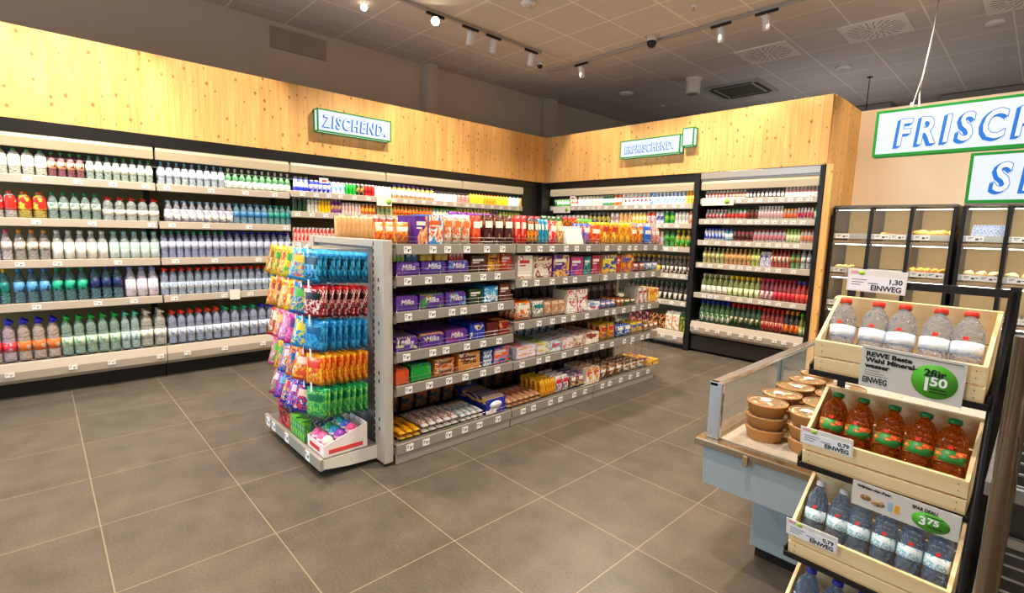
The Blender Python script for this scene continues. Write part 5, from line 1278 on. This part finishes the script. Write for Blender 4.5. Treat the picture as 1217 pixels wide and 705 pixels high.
bm = bmesh.new(); lathe(bm, [(0, 0), (.055, 0), (.055, -.06), (0, -.06)], 18); obj('housing', bm, mat('#d8cfc4', .4), t, True)
bm = bmesh.new(); lathe(bm, [(.055, -.06), (.056, -.08), (.04, -.115), (.02, -.128), (0, -.13)], 18); obj('dome', bm, mat('#14110f', .1), t, True)
t = ceil_thing('security_camera', 'small dome camera where the two ceiling tracks meet', 'camera', -4.95, 5.1)
bm = bmesh.new(); lathe(bm, [(0, 0), (.045, 0), (.045, -.035), (0, -.035)], 18); obj('housing', bm, mat('#d8cfc4', .4), t, True)
bm = bmesh.new(); lathe(bm, [(.036, -.035), (.034, -.06), (.02, -.075), (0, -.08)], 18); obj('dome', bm, mat('#14110f', .1), t, True)
t = ceil_thing('ceiling_speaker', 'cream cylindrical speaker hanging beyond the back header', 'speaker', -3.78, 7.1)
bm = bmesh.new(); lathe(bm, [(0, 0), (.12, 0), (.12, -.02), (.1, -.03), (.1, -.2), (.09, -.21), (0, -.21)], 20); obj('speaker_body', bm, mat('#ded2bc', .5), t, True)
bm = bmesh.new(); lathe(bm, [(0, -.213), (.075, -.213), (.06, -.216), (0, -.216)], 20); obj('grille', bm, mat('#8f8676', .6), t)
for x, y, l, r in ((-3.8, 3.72, 'round white smoke detector on the ceiling, top centre', .075), (-4.93, 7.1, 'flat white round detector far back on the dark ceiling', .11), (-2.1, 7.9, 'white round detector right of the cassette vent', .1), (-.62, 7.3, 'white round detector at the top right photo edge', .08)):
    t = ceil_thing('smoke_detector', l, 'detector', x, y)
    bm = bmesh.new(); lathe(bm, [(0, 0), (r, 0), (r, -.015), (r*.8, -.03), (0, -.034)], 22); obj('cover', bm, mat('#dcd6cc', .5), t, True)
    bm = bmesh.new(); lathe(bm, [(r*.5, -.034), (r*.45, -.042), (0, -.044)], 16); obj('sensor', bm, mat('#c4bcb0', .5), t, True)
for x, y, l in ((-2.66, 4.9, 'tiny white sprinkler near the cross track'), (-4.85, 4.15, 'tiny white sprinkler above the left header'), (-4.9, 8.2, 'tiny white sprinkler far back left of the speaker'), (-3.05, 9.0, 'tiny white sprinkler right of the cassette vent')):
    t = ceil_thing('sprinkler', l, 'sprinkler', x, y)
    bm = bmesh.new(); lathe(bm, [(0, 0), (.035, 0), (.03, -.012), (0, -.014)], 14); obj('rosette', bm, mat('#e0dad0', .4), t, True)
    bm = bmesh.new(); lathe(bm, [(0, -.014), (.008, -.014), (.006, -.04), (.014, -.045), (0, -.047)], 10); obj('nozzle', bm, CHROME, t, True)
# cassette air conditioner
t = ceil_thing('air_conditioner', 'square cassette air conditioner in the ceiling beyond the back header', 'air conditioner', -3.5, 8.05)
bm = bmesh.new(); box(bm, -.42, .42, -.42, .42, -.025, 0); bmesh.ops.bevel(bm, geom=bm.edges[:], offset=.01, segments=2, affect='EDGES'); obj('panel', bm, mat('#b0a79b', .5), t)
bm = bmesh.new(); box(bm, -.26, .26, -.26, .26, -.032, -.025); obj('intake_grille', bm, mat('#5c5347', .6), t)
bm = bmesh.new()
for a, b, c, d in ((-.3, .3, .31, .36), (-.3, .3, -.36, -.31), (.31, .36, -.3, .3), (-.36, -.31, -.3, .3)): box(bm, a, b, c, d, -.03, -.0255)
obj('air_slot', bm, mat('#3a342c', .6), t)
# swirl diffusers
for x, y, l in ((-2.62, 6.72, 'square swirl diffuser left of the sign cable'), (-1.52, 6.72, 'square swirl diffuser beside the sign cable'), (-.37, 6.75, 'square swirl diffuser at the top right photo corner')):
    t = ceil_thing('swirl_diffuser', l, 'vent', x, y)
    obj('plate', bbox(-.295, .295, -.295, .295, -.012, 0, .003), mat('#e4dacd', .5), t)
    bm = bmesh.new()
    for ring, (r0, r1, n) in enumerate(((.05, .14, 12), (.15, .26, 24))):
        for k in range(n):
            a0 = 2*PI*k/n; w = .32/n*2.2
            ps = [(r0*math.cos(a0), r0*math.sin(a0)), (r1*math.cos(a0+.12), r1*math.sin(a0+.12)), (r1*math.cos(a0+.12+w), r1*math.sin(a0+.12+w)), (r0*math.cos(a0+w), r0*math.sin(a0+w))]
            prism(bm, ps, 'z', -.0135, -.012)
    obj('swirl_slots', bm, mat('#16120f', .7), t)
# duct housings far behind the cream wall
for n_, x in ((8, -2.5), (9, -.9)): struct(obj('trim_%d' % n_, bbox(x-.5, x+.5, 10.3, 10.79, 2.8, 3.69, .01), mat('#8a8178', .6)))
t = thing('pendant_rod', 'thin dark rod hanging from the far ceiling above the cream wall', 'rod', (-1.95, 8.6, 3.7)); bm = bmesh.new(); tube(bm, [(0, 0, 0), (0, 0, -.62)], .006, 6); obj('rod', bm, DARK, t)
obj('rod_plate', bbox(-.03, .03, -.03, .03, -.01, 0, .002), DARK, t)

# ------------------------------------------------------------------ lights
def area(name, loc, size, power, col=(1, .86, .7), rot=(0, 0, 0), sy=None, spread=PI):
    l = bpy.data.lights.new(name, 'AREA'); l.size = size; l.energy = power; l.color = col; l.spread = spread
    if sy: l.shape = 'RECTANGLE'; l.size_y = sy
    o = bpy.data.objects.new(name, l); COL.objects.link(o); o.location = loc; o.rotation_euler = rot; return o
def spot(name, loc, target, power, ang, col=(1, .84, .64), blend=.5, r=.04):
    l = bpy.data.lights.new(name, 'SPOT'); l.energy = power; l.color = col; l.spot_size = math.radians(ang); l.spot_blend = blend; l.shadow_soft_size = r
    o = bpy.data.objects.new(name, l); COL.objects.link(o); o.location = loc
    o.rotation_euler = (Vector(target)-Vector(loc)).to_track_quat('-Z', 'Y').to_euler(); return o
LW = (1, .88, .70)
# cooler light strips
for (a, b) in ((-.6, .81), (.81, 1.97), (1.98, 3.09), (3.09, 4.24), (4.24, 5.4)):
    area('cooler_light', (-5.53, (a+b)/2, 1.925), .05, 2.4 if b < 2 else 1.7, LW, (0, math.radians(20), 0), sy=b-a)
for (a, b) in ((-5.4, -4.2), (-4.2, -3.05), (-2.9, -1.7)):
    area('cooler_light', ((a+b)/2, 5.93, 1.925), b-a, 2.0, LW, (math.radians(20), 0, 0), sy=.05)
# ceiling lamps
for xa in (-1.4, -1.07, -.76, -.39, -.09, .21):
    for z in (1.74, 1.38, 1.03): area('cabinet_light', (xa, 6.2, z), .2, 2.6, (1, .85, .62), (math.radians(25), 0, 0), sy=.03)
for x, y, p in ((-4.3, .3, 95), (-2.4, -.9, 58), (-1.0, 1.0, 45), (-2.0, 2.3, 60), (-4.3, 2.9, 70), (-3.3, 4.7, 75), (-.8, 4.5, 55), (.9, 1.6, 45), (.6, 5.3, 45)):
    area('ceiling_lamp', (x, y, 3.6), .1, p*.93, (1, .87, .71), spread=math.radians(130))
area('far_ceiling_fill', (-2.2, 8.6, 2.0), 2.0, 14, (.95, .93, .95), (PI, 0, 0))  # added upward fill that brightens the far ceiling, no fitting there
for y in (-.5, .35, 1.4, 3.6, 4.6): spot('track_beam', (-4.65, y, 3.55), (-5.5, y, 2.6), (110 if y < 1 else 75), 62)
for x in (-4.5, -2.62, -2.1): spot('track_beam', (x, 5.35, 3.55), (x, 5.88, 2.5), 75, 75)
spot('track_beam', (-1.0, 5.6, 3.5), (-.9, 6.9, 2.2), 60, 90)
area('window_daylight', (-5.0, -4.2, 1.8), 2.4, 190, (.5, .74, 1), (math.radians(90), 0, 0), sy=2.4)
w = bpy.data.worlds.new('shop'); SC.world = w; w.use_nodes = True
w.node_tree.nodes['Background'].inputs[0].default_value = (1, .93, .84, 1); w.node_tree.nodes['Background'].inputs[1].default_value = .62

# ------------------------------------------------------------------ camera
yaw, pit, rol, fpx = -0.8118777, 0.1311685, 0.0264745, 595.6374
d = Vector((math.sin(yaw)*math.cos(pit), math.cos(yaw)*math.cos(pit), -math.sin(pit)))
r_ = Vector((math.cos(yaw), -math.sin(yaw), 0)); u_ = r_.cross(d)
rr_ = math.cos(rol)*r_+math.sin(rol)*u_; uu_ = -math.sin(rol)*r_+math.cos(rol)*u_
cam = bpy.data.cameras.new('camera'); co = bpy.data.objects.new('camera', cam); COL.objects.link(co)
cam.sensor_width = 36; cam.lens = fpx/1217*36; cam.clip_start = .05
m = Matrix((rr_, uu_, -d)).transposed().to_4x4(); m.translation = (0, 0, 1.45); co.matrix_world = m
SC.camera = co
SC.view_settings.view_transform = 'Standard'; SC.view_settings.look = 'None'; SC.view_settings.gamma = 1; SC.view_settings.use_curve_mapping = False
SC.view_settings.exposure = 0.0
